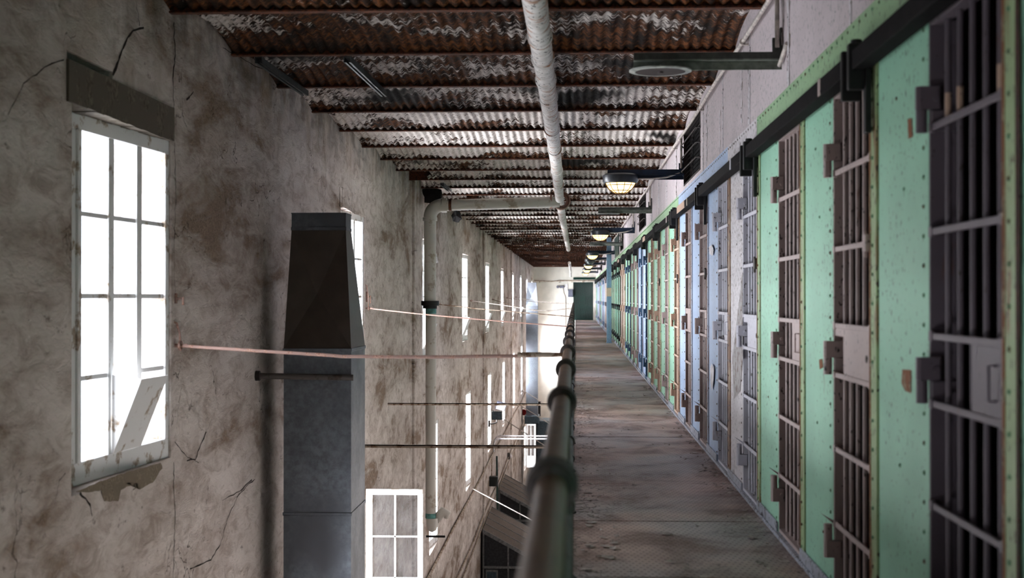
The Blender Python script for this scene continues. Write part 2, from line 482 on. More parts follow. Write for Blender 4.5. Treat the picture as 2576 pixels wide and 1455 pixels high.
# cracks: thin broken ribbons following polylines traced on the wall
def ribbon(mb, pts, w0=.006, w1=.002, X=XL + .0015, jit=3.0):
    P = []
    for (a, b) in zip(pts[:-1], pts[1:]):
        n = max(2, int(math.hypot(b[0] - a[0], b[1] - a[1]) / 9))
        for k in range(n):
            P.append((a[0] + (b[0] - a[0]) * k / n + jit * (S() - .5), a[1] + (b[1] - a[1]) * k / n + jit * (S() - .5)))
    P.append(pts[-1])
    W = [at(x, y, X=X) for x, y in P]
    vs = []; fs = []
    for i, p in enumerate(W):
        d = (W[min(i + 1, len(W) - 1)] - W[max(i - 1, 0)]).normalized()
        nn = Vector((0, -d.z, d.y)) * (w0 + (w1 - w0) * i / (len(W) - 1)) * (.5 + .9 * S())
        vs += [p + nn, p - nn]
    for i in range(len(W) - 1): fs.append((2 * i, 2 * i + 1, 2 * i + 3, 2 * i + 2))
    mb.add(vs, fs)
m = MB()
for pts, a, b in (
    ([(285, 190), (300, 145), (320, 95), (334, 78), (362, 70)], .011, .004),
    ([(352, 66), (345, 20), (342, -10)], .004, .002),
    ([(437, 55), (440, 140), (436, 200), (438, 268)], .008, .005),
    ([(438, 268), (434, 310), (432, 350)], .007, .004),
    ([(440, 360), (442, 500), (438, 640), (441, 735)], .003, .002),
    ([(436, 1165), (440, 1300), (436, 1460)], .004, .003),
    ([(640, 1205), (600, 1245), (575, 1300), (555, 1370), (530, 1410), (478, 1432)], .003, .004),
    ([(634, 1208), (605, 1235), (560, 1260)], .004, .002),
    ([(520, 1085), (505, 1120), (492, 1155), (470, 1160)], .006, .003),
    ([(160, 150), (120, 165), (60, 210), (20, 290)], .003, .001),
    ([(200, 1240), (228, 1272), (232, 1300)], .010, .004),
    ([(700, 180), (650, 170), (560, 120)], .004, .002),
    ([(470, 250), (480, 240), (487, 230)], .006, .003),
    ([(165, 1190), (150, 1210), (140, 1260)], .002, .001),
    ([(440, 1112), (470, 1150), (500, 1165)], .004, .002)):
    ribbon(m, pts, a, b)
m.build('crack', M['crack'], wl)
# plaster fallen off below the first sill
def patch(mb, pts, X=XL + .004, jit=2.5):
    P = []
    for i in range(len(pts)):
        a, b = pts[i], pts[(i + 1) % len(pts)]
        n = max(1, int(math.hypot(b[0] - a[0], b[1] - a[1]) / 7))
        for k in range(n): P.append((a[0] + (b[0] - a[0]) * k / n + jit * (S() - .5), a[1] + (b[1] - a[1]) * k / n + jit * (S() - .5)))
    W = [at(x, y, X=X) for x, y in P]
    c = sum(W, Vector()) / len(W)
    n = len(W)
    mb.add(W + [c], [(i, (i + 1) % n, n) for i in range(n)])
m = MB()
patch(m, [(190, 1238), (250, 1212), (330, 1185), (405, 1165), (408, 1180), (385, 1215), (352, 1232), (345, 1215), (300, 1235), (298, 1262), (262, 1262), (255, 1235), (215, 1240)])
m.build('bare_patch', M['bare'], wl)
m = MB()
patch(m, [(886, 488), (930, 500), (932, 545), (915, 548), (880, 532), (862, 520), (866, 490)], XL + .006)
m.build('plaster_patch', M['plaster'], wl)

# the end wall, back wall, ground floor, light-blocking roof slab
m = MB()
DX0, DX1 = -.16, .86
m.box(XL - .3, DX0, ZE, ZE + .3, HB + CH, 1.75 + CH)
m.box(DX0, XR + .7, ZE, ZE + .3, .75 + CH, 1.75 + CH)
m.box(DX1, XR + .7, ZE, ZE + .3, -CH + CH, .75 + CH)
m.box(DX0, XR + .7, ZE, ZE + .3, HB + CH, 0)
we = struct(m.build('wall_end', M['endw']))
m = MB(); m.box(XL - .3, XR + 2, -8.9, -8.5, HB + CH, 1.75 + CH)
struct(m.build('wall_back', M['screed']))
m = MB(); m.box(XL - .45, XR + 1.8, -8.5, ZE + .2, HB + CH - .2, HB + CH)
struct(m.build('floor_ground', M['lowfl']))
m = MB(); m.box(XL - .45, XR + 2.0, -8.9, ZE + .4, 1.76 + CH, 1.9 + CH)  # dark slab added over the ceiling to keep sky light out
struct(m.build('ceiling_light_block', M['dark']))

# corrugated ceiling: sheets sprung between the joists
BP = 1.378
def sheets():
    vs = []; fs = []
    pitch = .068; per = 8
    nx = int(3.5 / pitch * per)
    rows = 9
    k0, k1 = -6, 48
    for k in range(k0, k1):
        ya = 7.6 + BP * k; yb = ya + BP
        b0 = len(vs)
        sag = .015 * (S() - .5)
        r = random.Random(k * 13 + 5)
        ph = r.random() * 6.28
        for j in range(rows + 1):
            t = j / rows
            y = ya + (yb - ya) * t
            arch = math.sin(math.pi * t) ** .8 if 0 < t < 1 else 0
            for i in range(nx + 1):
                x = XL - .2 + i * pitch / per
                z = HC + .022 + (.075 + sag) * arch + .011 * math.sin(2 * math.pi * x / pitch + ph)
                # a sagging torn lap in the third bay
                z += .008 * math.sin(x * 5.1 + ph) * arch
                vs.append((x, y, z + CH))
        for j in range(rows):
            for i in range(nx):
                x = XL - .2 + i * pitch / per
                y = ya + BP * (j + .5) / rows
                if -2.3 < x < -1.93 + .05 * math.sin(y * 9) and 17.7 < y < 19.2: continue
                if -1.75 < x < -1.6 + .08 * math.sin(y * 7) and 21.6 < y < 22.9: continue
                a = b0 + j * (nx + 1) + i
                fs.append((a, a + 1, a + nx + 2, a + nx + 1))
    me = bpy.data.meshes.new('ceiling'); me.from_pydata(vs, [], fs); me.materials.append(M['ceil']); me.shade_smooth(); me.update()
    o = bpy.data.objects.new('ceiling', me); COL.objects.link(o); return struct(o)
sheets()
for k in range(-6, 49):
    y = 7.6 + BP * k
    if y > ZE - .1: break
    m = MB()
    dz = .006 * (S() - .5)
    m.box(XL - .02, XR, y - .03, y + .03, HC + CH + dz, HC + .009 + CH + dz)
    m.box(XL - .02, XR, y - .004, y + .004, HC + .009 + CH + dz, HC + .12 + CH + dz)
    o = struct(m.build('ceiling_beam', M['beam']))
# walkway plates
m = MB()
y = -3.0; pl = [1.5]
while y < ZE - .05:
    y1 = min(y + 1.5, ZE)
    dz = .0025 * S()
    m.box(-.03, XR, y + .008, y1 - .008, -.006 + dz, dz)
    y = y1
fl = struct(m.build('floor', M['floor'], bevel=.002))
m = MB(); m.box(-.03, XR + .02, -3, ZE, -.10, -.007)
m.box(-.05, -.03, -3, ZE, -.12, .012)
m.build('slab', M['bracket'], fl)
# a lower walkway and the cell fronts under it close off the hall on that side
m = MB(); m.box(-.03, XR, -8.5, ZE, -2.83, -2.75); m.box(-.03, XR, -8.5, ZE, -5.58, -5.50)
struct(m.build('floor_lower', M['lowfl']))
m = MB(); m.box(XR, XR + .1, -8.5, ZE, HB + CH, -.10)
struct(m.build('wall_lower', M['screed']))

# ------------------------------------------------------------------ right wall
NC = 46
Z0, DZ, OW = 4.08, 1.505, .72
def zj(n): return Z0 + DZ * (n - 1)          # far jamb of cell n
vents = [(11.5, 13.25), (20.45, 22.65), (30.2, 32.4), (43.5, 45.5), (55, 57)]
HT, HBAND0, HBAND1, HD = 1.56, .83, .99, .785
m = MB()
wall_with_holes(m, XR, XR + .12, [(a, b, 1.03, 1.515) for a, b in vents], -8.5, ZE, HBAND1 - .01, 1.75)
wr = struct(m.build('wall_right', M['pinkwall']))
# vertical cover strips on the upper wall
m = MB()
y = 5.2
while y < 72:
    if not any(a - .05 < y < b + .05 for a, b in vents):
        m.box(XR - .004, XR, y, y + .03, HBAND1 + CH, 1.56 + CH)
        for k in range(9): m.rivet((XR - .004, y + .015, HBAND1 + .04 + k * .06 + CH), .005)
    y += 1.505 if y < 40 else 3.01
m.build('cover_strip', M['whitep'], wr)
# paint peeling off beside the cover strips
pd = MB(); pl_ = MB()
for (y, h0, h1, wd) in ((6.72, 1.0, 1.5, .035), (6.9, 1.22, 1.5, .02), (8.25, 1.0, 1.42, .05), (8.6, 1.05, 1.4, .02), (9.9, 1.0, 1.3, .02), (10.9, 1.0, 1.5, .03), (14.2, 1.0, 1.5, .03), (15.8, 1.05, 1.5, .04), (17.3, 1.0, 1.4, .04), (19, 1.0, 1.5, .04), (24, 1.0, 1.5, .05), (27, 1.0, 1.5, .06)):
    for mbx, sc_, off in ((pd, 1.0, 0), (pl_, .55, .012)):
        P = []
        nn = 34
        for k in range(nn):
            h = h0 + (h1 - h0) * k / (nn - 1)
            f_ = max(0, math.sin(k * .55 + y) * .5 + .35 + (S() - .5) * .9) * wd * sc_
            c_ = y + off + .01 * math.sin(k * .3)
            P += [(XR - .0015 - (.003 if mbx is pl_ else 0), c_ - f_, h + CH), (XR - .0015 - (.006 if mbx is pl_ else 0), c_ + f_ * .4 + .001, h + CH)]
        mbx.add(P, [(2 * k, 2 * k + 1, 2 * k + 3, 2 * k + 2) for k in range(nn - 1)])
pd.build('peeled_patch', M['peeld'], wr); pl_.build('peeled_curl', M['whitep'], wr)
m = MB(); m.box(XR + .002, XR + .1, -8.5, Z0 - DZ - .001, 0, HBAND1 + CH); m.build('near_sheet', M['green'], wr)
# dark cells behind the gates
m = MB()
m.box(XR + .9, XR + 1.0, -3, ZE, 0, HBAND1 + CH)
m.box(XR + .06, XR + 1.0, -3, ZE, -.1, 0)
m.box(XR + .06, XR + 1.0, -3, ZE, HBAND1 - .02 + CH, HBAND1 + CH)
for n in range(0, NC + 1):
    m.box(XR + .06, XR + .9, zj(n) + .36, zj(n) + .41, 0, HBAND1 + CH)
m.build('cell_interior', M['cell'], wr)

def scheme(n):
    """wall paint, gate paint, flange paint, band paint"""
    if n <= 0: return 'green', 'dimmauve', 'strip', 'bandgreen'
    if n == 1: return 'green', 'dimmauve', 'strip', 'bandgreen'
    if n in (2, 3): return 'green', 'mauve', 'strip', 'bandgreen'
    if n == 4: return 'whitep', 'whiteg', 'stripw', 'whitep'
    if n == 5: return 'bluep', 'whiteg', 'stripb', 'bluep'
    if n == 6: return 'bluep', 'mauve', 'stripb', 'bluep'
    if n == 7: return 'bluep', 'mauve', 'stripw', 'bluep'
    if n == 8: return 'green', 'tan', 'strip', 'bandgreen'
    if n == 9: return 'green', 'mauve', 'strip', 'bandgreen'
    if n in (10, 11): return 'green', 'tan', 'strip', 'bandgreen'
    if n in (12, 13): return 'bluep', 'slate', 'stripb', 'bandgreen'
    if n in (14, 15): return 'green', 'mauve', 'strip', 'bandgreen'
    if n in (16, 17): return 'green', 'slate', 'strip', 'bandgreen'
    if n in (18, 19): return 'creamp', 'tan', 'stripw', 'bandgreen'
    if n in (20, 21, 22): return 'tealp', 'blackp', 'strip', 'bandgreen'
    if n in (23, 24, 25): return 'green', 'blackp', 'strip', 'tealp'
    if n in (26, 27): return 'creamp', 'tan', 'stripw', 'bandgreen'
    if n in (28, 29, 30): return 'creamp', 'grey', 'stripw', 'bandgreen'
    return [('bluep', 'slate', 'stripb', 'bandgreen'), ('bluep', 'whiteg', 'stripb', 'bandgreen'), ('tealp', 'slate', 'strip', 'bandgreen'), ('whitep', 'whiteg', 'stripw', 'bandgreen')][(n // 2) % 4]

def bevelpanel(m, y0, y1, h0, h1, x=XR, t=.01, c=.005):
    z0, z1 = h0 + CH, h1 + CH
    m.box(x, x + t, y0, y1, z0, z1)
for n in range(0, NC + 1):
    wp, gp, fp, bp = scheme(n)
    z = zj(n)
    near = n < 14
    # steel panel between this gate's far jamb and the flange
    m = MB()
    m.box(XR, XR + .05, z, z + .667, 0.015, HBAND0 + .01 + CH)
    rv = MB()
    if near:
        k = 0
        hh = -1.1
        while hh < HD + .02:
            rv.rivet((XR, z + .055, hh + CH), .0075)
            hh += .085
        for (dy, h) in ((.30, .33), (.36, -.52), (.22, -.95), (.40, .62)):
            rv.rivet((XR, z + dy, h + CH), .007)
    sp_ = m.build('steel_panel', M[wp], wr, bevel=.003 if n < 10 else 0)
    rm = M['rivg'] if wp in ('green', 'tealp') else M['rivw']
    if near: rv.build('rivets', rm, sp_, smooth=True)
    m = MB(); rv = MB()
    m.box(XR - .006, XR + .05, z + .677, z + .785, 0.015, HBAND0 + .01 + CH)
    if near:
        hh = -1.1
        while hh < HD + .02:
            rv.rivet((XR - .006, z + .735, hh + CH), .0075)
            hh += .098
    fl_ = m.build('flange', M[fp], wr, bevel=.003 if n < 10 else 0)
    if near: rv.build('rivets', rm, fl_, smooth=True)
    m = MB(); m.box(XR - .008, XR + .03, z + .768, z + .787, .015, HBAND0 + CH); m.build('rusted_edge', M['rusty_edge'], wr)
    # sheet over the gate
    m = MB(); m.box(XR, XR + .05, z - OW, z, HD + CH, HBAND0 + .01 + CH); m.build('header_sheet', M[wp], wr)
    # riveted band along the top
    rv = MB()
    m = MB(); m.box(XR - .006, XR + .05, z - OW, z + DZ - OW, HBAND0 + CH, HBAND1 + CH)
    nr = 14 if n < 24 else 0
    for k in range(nr):
        rv.rivet((XR - .006, z - OW + (k + .5) * DZ / 14, HBAND1 - .022 + CH), .0068)
        rv.rivet((XR - .006, z - OW + (k + .2) * DZ / 14, HBAND0 + .052 + CH), .0068)
    b_ = m.build('riveted_band', M[bp], wr)
    if nr: rv.build('rivets', M['rivg'] if bp in ('bandgreen', 'tealp') else M['rivw'], b_, smooth=True)
# rust run in the seam beside the first gate
m = MB(); P = []
for k in range(60):
    h = -1.1 + k * 1.85 / 59
    wd = .004 + .010 * max(0, math.sin(h * 3.1 + .6)) + .006 * S()
    P += [(XR - .0075, Z0 - OW - .118 - wd, h + CH), (XR - .0075, Z0 - OW - .104 + wd * .3, h + CH)]
m.add(P, [(2 * k, 2 * k + 1, 2 * k + 3, 2 * k + 2) for k in range(59)])
m.build('rust_run', M['rustrun'], wr)
m = MB(); m.box(XR - .006, XR + .05, -3, Z0 - OW - DZ + .01, HBAND0 + CH, HBAND1 + CH); m.build('riveted_band', M['bandgreen'], wr)
m = MB()
patch(m, [(1867, 690), (1869, 900), (1862, 985), (1846, 1005), (1842, 900), (1852, 820), (1861, 740)], XR - .002, .8)
m.build('bare_patch', M['rivw'], wr)
m = MB()
patch(m, [(2270, 930), (2292, 932), (2292, 990), (2276, 984), (2268, 965)], XR - .002, 1.5)
patch(m, [(2283, 300), (2293, 298), (2296, 345), (2285, 350)], XR - .002, 1)
patch(m, [(2060, 905), (2068, 903), (2070, 925), (2062, 930)], XR - .002, .8)
m.build('rust_patch', M['rusty_edge'], wr)
m = MB()
for pts in ([(1783, 622), (1790, 616), (1795, 628), (1793, 645), (1785, 640)], [(1786, 930), (1790, 915), (1796, 925), (1795, 960), (1790, 985), (1787, 960)]):
    patch(m, pts, XR - .012, .6)
m.build('paint_curl', M['cloth'], wr)
# kerb under the fronts
m = MB()
m.box(XR - .022, XR + .02, -3, ZE, 0, .018)
for n in range(0, NC + 1):
    m.box(XR - .012, XR, zj(n) + .01, zj(n) + .775, .016, .055 + .02 * S())
struct(m.build('baseboard_right', M['kerb'], bevel=.003))
m = MB()
for a, b in vents:
    m.box(XR + .08, XR + .1, a, b, 1.03 + CH, 1.515 + CH)
m.build('vent_back', M['dark'], wr)

# ------------------------------------------------------------------ cell gates
HXB = [.48, .185, -.11, -.30, -.588, -.88]
def gate_parts(root, gp, latch, plate, full=True, n=0):
    """the gate sits in its opening; local y runs from -OW (near) to 0 (far jamb), x from the wall face"""
    o0 = root.location
    g = M[gp]
    def P(x, y, h): return Vector((x + XR, y + o0.y, h + CH))
    def bx(m, x0, x1, y0, y1, h0, h1): m.box(x0 + XR, x1 + XR, y0 + o0.y, y1 + o0.y, h0 + CH, h1 + CH)
    fr = MB()
    b = fr
    bx(b, .001, .075, -.012, 0, -1.16, HD)                 # far jamb plate, its wide side towards the walkway's near end
    bx(b, .001, .030, -OW, -OW + .035, -1.16, HD)          # near stile
    bx(b, .001, .045, -OW, 0, HD - .014, HD)
    bx(b, .001, .045, -OW, 0, -1.162, -1.145)
    if not full:
        for h in HXB: bx(b, .002, .010, -OW, -.005, h - .011, h + .011)
        for k in range(5): b.cyl(P(.03, -.105 - .122 * k, -1.15), P(.03, -.105 - .122 * k, HD - .01), .0088, 6)
        b.build('frame', g, root)
    else:
        # bolted straps on the far jamb
        for h in (.70, .43, .13, -.16, -.35, -.63, -.93):
            b.cyl(P(.052, -.012, h), P(.052, -.020, h), .008, 8)
            bx(b, .03, .074, -.015, -.012, h - .045, h - .042)
        b.build('frame', g, root, bevel=.0015)
        for h in HXB:
            m = MB(); bx(m, .000, .010, -OW + .01, -.004, h - .010, h + .010)
            bx(m, -.003, .012, -.04, -.004, h - .015, h + .015)
            bx(m, -.003, .012, -OW + .01, -OW + .045, h - .015, h + .015)
            m.build('crossbar', g, root, bevel=.002)
        for k in range(5):
            y = -.105 - .122 * k
            m = MB(); m.cyl(P(.028, y, -1.15), P(.028, y, HD - .01), .0088, 12)
            m.build('bar', g, root, smooth=True)
    # lock plate between the middle cross bars
    m = MB()
    if plate == 'wide':
        bx(m, .004, .011, -OW + .03, -.20, -.292, -.118)
        bx(m, .004, .011, -.20, -.02, -.150, -.118)
    else:
        bx(m, .004, .012, -OW + .03, -OW + .30, -.292, -.118)
    lp = m.build('lock_plate', g, root, bevel=.002)
    if full:
        if plate == 'wide':
            m = MB(); m.lathe([(.014, 0), (.013, -.003), (.005, -.004), (.005, .002), (0.001, .002)], P(.004, -OW + .10, -.215), 12, 'X')
            m.build('keyhole', M['fitting'], lp, smooth=True)
        else:
            m = MB(); c = -OW + .12
            m.tube([P(.004, c - .03, -.165), P(-.014, c - .03, -.165), P(-.014, c - .03, -.25), P(.004, c - .03, -.25)], .004, 6)
            m.build('handle', g, lp, smooth=True)
    # hinges
    for i, h in enumerate((.53, -.235, -.945)):
        m = MB()
        up = (i < 2)
        a0, a1 = (h, h + .065) if up else (h - .065, h)
        c0, c1 = (h - .065, h) if up else (h, h + .065)
        m2 = m
        # full block
        m.cbox(XR - .040, XR + .030 + (.0 if i != 1 or plate != 'wide' else .07), o0.y - .035, o0.y - .001, a0 + CH + .001, a1 + CH, .008)
        # knuckle only
        m.cyl(P(-.024, -.016, c0), P(-.024, -.016, c1), .0165, 12)
        bx(m, .004, .070, -.028, -.012, c0 + .004, c1 - .004)
        if full:
            m.cyl(P(.012, -.035, h + (.03 if up else -.03)), P(.012, -.043, h + (.03 if up else -.03)), .009, 10)
            if i == 2:
                m.add([P(-.052, -.004, h + .105), P(.0, -.004, h + .062), P(.0, -.004, h + .075), P(-.052, -.010, h + .105), P(.0, -.012, h + .062), P(.0, -.012, h + .075)],
                      [(0, 1, 2), (3, 5, 4), (0, 3, 4, 1), (1, 4, 5, 2), (2, 5, 3, 0)])
        m.build('hinge', g, root, smooth=True, angle=35)
    if latch and full:
        m = MB(); bx(m, -.022, .012, -OW - .006, -OW + .05, .155, .215); m.cyl(P(-.016, -OW + .02, .135), P(-.016, -OW + .02, .225), .008, 8)
        m.build('latch', M['fitting'] if n > 2 else g, root, bevel=.003)

ordn = ['zeroth', 'first', 'second', 'third', 'fourth', 'fifth', 'sixth', 'seventh', 'eighth', 'ninth', 'tenth', 'eleventh', 'twelfth', 'thirteenth', 'fourteenth', 'fifteenth', 'sixteenth', 'seventeenth', 'eighteenth', 'nineteenth', 'twentieth']
for a in ('twenty', 'thirty', 'forty'):
    if a != 'twenty': ordn.append(a[:-1] + 'ieth')
    ordn += [a + '-' + q for q in ('first', 'second', 'third', 'fourth', 'fifth', 'sixth', 'seventh', 'eighth', 'ninth')]
gcol = dict(dimmauve='shade-darkened mauve', mauve='mauve', whiteg='white', tan='tan', slate='slate blue', grey='grey', blackp='black')
wcol = dict(green='mint green', whitep='flaking white', bluep='powder blue', creamp='cream', tealp='teal green')
special = {1: 'dark purple barred cell gate nearest the walkway\'s camera end, worn tan bars near top',
           2: 'mauve barred cell gate between two wide mint green panels, keyhole in its lock plate',
           3: 'mauve barred cell gate in mint green wall, handled lock plate, beside the flaking white panel',
           4: 'white barred cell gate hung on a badly flaking white and rust panel',
           5: 'white barred cell gate with rust runs beside the first powder blue panel'}
cache = {}
for n in range(1, NC + 1):
    wp, gp, fp, bp = scheme(n)
    full = n <= 24
    latch = n % 2 == 0; plate = 'wide' if n in (2, 4, 7) else 'slim'
    key = (gp, full, latch, plate, n > 2)
    lab = special.get(n) or f'{gcol[gp]} gate in {wcol[wp]} wall, {ordn[n]} along the walkway from the camera end'
    if key not in cache:
        r = empty('cell_gate', Vector((XR, zj(n), 0)))
        gate_parts(r, gp, latch, plate, full, n)
        cache[key] = r
    else:
        r = copy_tree(cache[key]); r.location = Vector((XR, zj(n), 0))
    tag(r, lab, 'cell gate', 'barred cell gates along the walkway')
# worn tan sleeves on the bars of the first gate
g1 = [o for o in COL.objects if o.name == 'cell_gate'][0]
bars = [c for c in g1.children if c.name.startswith('bar')]
for i, c in enumerate(bars):
    if i in (0, 1, 4):
        m = MB(); y = Z0 - .105 - .122 * i
        m.cyl((XR + .028, y, .50 + CH), (XR + .028, y, .565 + CH), .0095, 12)
        m.build('worn_patch', M['tan'], c, smooth=True)

# lock bar housing over the gates
lh = thing('lock_housing', (XR - .07, Z0, HD + CH), 'long dark steel lock bar housing running above all the cell gates', 'lock housing')
for a in range(-1, 23):
    y0, y1 = zj(2 * a) - OW + .05, zj(2 * a + 2) - OW - .05
    if y1 > ZE: y1 = ZE - .05
    if y0 < -3: y0 = -3
    if y0 >= y1: continue
    m = MB(); m.box(XR - .076, XR - .014, y0, y1, .765 + CH, .832 + CH)
    m.build('channel', M['housing'], lh, bevel=.004)
for a in range(1, 24):
    y = zj(2 * a) - OW
    if y > ZE - .3: break
    m = MB()
    m.box(XR - .085, XR - .014, y - .05, y - .01, .70 + CH, .855 + CH)
    m.box(XR - .095, XR - .03, y + .02, y + .05, .67 + CH, .84 + CH)
    m.box(XR - .06, XR - .014, y - .045, y + .05, .76 + CH, .86 + CH)
    m.cyl((XR - .05, y + .0, .835 + CH), (XR - .05, y + .0, .875 + CH), .02, 8)
    m.box(XR - .034, XR - .014, y - .075, y - .03, .55 + CH, .77 + CH)
    m.build('bracket', M['bracket'], lh, bevel=.003)
for y, w, mt in ((5.42, .05, 'mauve'), (8.55, .05, 'whiteg'), (11.9, .05, 'creamp'), (12.2, .9, 'tan'), (14.6, .1, 'mauve'), (19.2, 1.1, 'tan'), (31.0, 1.2, 'tan')):
    m = MB(); m.box(XR - .0785, XR - .075, y, y + w, .767 + CH, .83 + CH); m.build('paint_mark', M[mt], lh)

# louvred vents high on the wall
for i, (a, b) in enumerate(vents):
    t = thing('wall_vent', (XR + .04, (a + b) / 2, 1.03 + CH), f'dark louvred vent high in the mauve wall, {ordn[i + 1]} from the camera end', 'vent', 'louvred vents above the gates')
    m = MB()
    m.box(XR - .004, XR + .05, a, a + .03, 1.03 + CH, 1.515 + CH); m.box(XR - .004, XR + .05, b - .03, b, 1.03 + CH, 1.515 + CH)
    m.box(XR - .004, XR + .05, a, b, 1.03 + CH, 1.045 + CH); m.box(XR - .004, XR + .05, a, b, 1.50 + CH, 1.515 + CH)
    m.build('frame', M['louver'], t)
    m = MB()
    for k in range(12):
        h = 1.05 + k * .038
        m.add([(XR + .0, a + .03, h + CH), (XR + .0, b - .03, h + CH), (XR + .05, b - .03, h + .05 + CH), (XR + .05, a + .03, h + .05 + CH)], [(0, 1, 2, 3)])
    m.build('louvre', M['louver'], t)
    m = MB()
    for h in (1.13, 1.25, 1.37):
        y1 = b + .02
        m.tube([(XR - .002, a - .02, h + CH), (XR - .03, a + .1, h + .01 + CH), (XR - .03, (a + b) / 2, h + .02 + CH), (XR - .03, y1 - .1, h + .03 + CH), (XR - .002, y1, h + .02 + CH)], .006, 6)
    m.build('guard_rod', M['louver'], t, smooth=True)

# long conduit under the ceiling with drops to the lamps
cd = thing('wall_conduit', (XR - .03, 4, 1.49 + CH), 'thin white conduit running along the top of the mauve wall under the ceiling', 'conduit')
pts = []
y = 3.0
while y < 72.5:
    pts.append((XR - .035 + .004 * math.sin(y * 1.7), y, 1.485 + .006 * math.sin(y * .9) + CH)); y += .75
m = MB(); m.tube(pts, .0125, 10); m.build('pipe', M['conduit'], cd, smooth=True)
for y in [5.4 + 2.9 * i for i in range(23)]:
    m = MB(); m.tube([(XR - .035, y - .012, 1.485 + CH), (XR - .035, y + .012, 1.485 + CH)], .019, 10); m.box(XR - .03, XR, y - .012, y + .012, 1.465 + CH, 1.475 + CH)
    m.build('strap', M['conduit'], cd)

# ------------------------------------------------------------------ lamps on wall arms
lampZ = [6.95, 13.25, 18.85, 24.35, 30.7, 36.4, 42.4, 48.6, 56.6, 64.6]
kind = ['disc', 'lit', 'disc', 'lit', 'disc', 'lit', 'off', 'lit', 'lit', 'lit']
lablamp = ['grey channel arm with a bare dark disc and pale rim, nearest of the wall lamps',
           'nearest lit yellow caged lamp on a navy channel arm above the white gate',
           'thin grey lamp arm without a globe, between the first two lit lamps',
           'second lit yellow lamp along the walkway, dark drum on a navy arm',
           'grey lamp arm without a globe, between the second and third lit lamps',
           'third lit yellow lamp along the walkway, near the blue pillar',
           'unlit dark glass lamp just beyond the third lit lamp',
           'fourth lit yellow lamp along the walkway, beyond the unlit one',
           'fifth lit yellow lamp along the walkway, second from the end wall',
           'lit yellow lamp closest to the end wall, last in the row']
for i, (y, k) in enumerate(zip(lampZ, kind)):
    HL = 1.145 if k != 'disc' else 1.16
    t = thing('wall_lamp', (XR, y, HL + CH), lablamp[i], 'lamp', 'lamps on channel arms along the walkway')
    xc = .42 if i != 0 else .41
    cm = M['navy'] if k != 'disc' else M['chgrey']
    if i == 0 or i == 2 or i == 4: web = M['chdark']
    else: web = M['navy']
    x0 = xc - .13
    m = MB()
    m.box(x0, XR, y - .026, y - .020, HL - .004 + CH, HL + (.030 if k == 'disc' else .042) + CH)       # front lip
    m.build('arm', cm if k != 'disc' else web, t)
    m = MB()
    m.box(x0, XR, y - .026, y + .026, HL - .008 + CH, HL - .004 + CH)
    m.box(x0, XR, y + .020, y + .026, HL - .046 + CH, HL + .030 + CH)
    m.box(x0 + .05, XR, y - .032, y - .026, HL - .010 + CH, HL - .003 + CH)
    m.box(x0 + .05, XR, y + .012, y + .020, HL - .050 + CH, HL - .045 + CH)
    m.build('channel_web', M['chgrey'] if k == 'disc' else cm, t)
    m = MB()
    m.box(XR - .012, XR - .001, y - .02, y + .03, HL - .02 + CH, HL + .15 + CH)
    m.box(XR - .05, XR - .012, y - .02, y - .012, HL + .0 + CH, HL + .10 + CH)
    m.build('wall_plate', cm if k != 'disc' else M['chdark'], t, bevel=.002)
    m = MB()
    m.tube([(XR - .028, y - .03, 1.475 + CH), (XR - .028, y - .03, HL + .05 + CH)], .011, 8)
    m.build('drop_conduit', M['conduit'], t, smooth=True)
    if i == 0:
        m = MB(); m.tube([(XR - .02, y - .05, HL - .04 + CH), (XR - .01, y - .22, HL + .035 + CH)], .011, 10)
        m.build('conduit_stub', M['conduit'], t, smooth=True)
    if k == 'disc':
        R = .152
        m = MB(); m.lathe([(R, .0), (R, -.006), (R * .82, -.009), (R * .80, -.004), (.001, -.003)], (xc, y, HL - .052 + CH), 40)
        m.mi = 0
        r_ = m.build('rim', M['rim'], t, smooth=True, angle=30)
        m = MB(); m.lathe([(R * .80, -.0085), (.015, -.008), (.012, -.014), (.001, -.014)], (xc, y, HL - .052 + CH), 40)
        m.build('disc', M['plate'], t, smooth=True, angle=30)
        if i == 0:
            m = MB(); m.tube([(xc + .0, y - .03, HL - .03 + CH), (xc - .015, y - .02, HL - .036 + CH), (xc + .02, y - .01, HL - .04 + CH)], .002, 5); m.build('loose_wire', M['conduit'], t)
    else:
        R = .165
        c = (xc - .01, y, HL - .012 + CH)
        m = MB(); m.lathe([(.02, .02), (R * .85, .016), (R, .0), (R, -.055), (R * .92, -.072), (R * .72, -.076)], c, 32)
        m.build('shade', M['shade'], t, smooth=True, angle=40)
        m = MB(); m.lathe([(R * .84, -.074), (R * .80, -.084), (R * .62, -.125), (R * .36, -.155), (.001, -.162)], c, 28)
        m.build('globe', M['bulb'] if k == 'lit' else M['bulboff'], t, smooth=True, angle=180)
        if i < 6:
            m = MB()
            for q in range(6):
                a = math.pi * q / 6 + .26
                for sg in (1, -1):
                    dx, dy = math.cos(a) * sg, math.sin(a) * sg
                    m.tube([Vector(c) + Vector((dx * r2, dy * r2, z2)) for r2, z2 in ((R * .86, -.075), (R * .83, -.088), (R * .66, -.130), (R * .38, -.162), (.0, -.170))], .0032, 5)
            for r2, z2 in ((R * .82, -.093), (R * .60, -.142), (R * .30, -.167)):
                m.tube([Vector(c) + Vector((math.cos(2 * math.pi * j / 24) * r2, math.sin(2 * math.pi * j / 24) * r2, z2)) for j in range(25)], .0032, 5)
            m.build('cage', M['cage'], t, smooth=True)
        m = MB(); m.tube([(xc + .14, y - .02, HL - .045 + CH), (xc + .28, y - .02, HL - .045 + CH), (xc + .42, y - .02, HL - .03 + CH), (XR - .04, y - .02, HL + .01 + CH)], .008, 8)
        m.build('feed_conduit', M['conduit'], t, smooth=True)

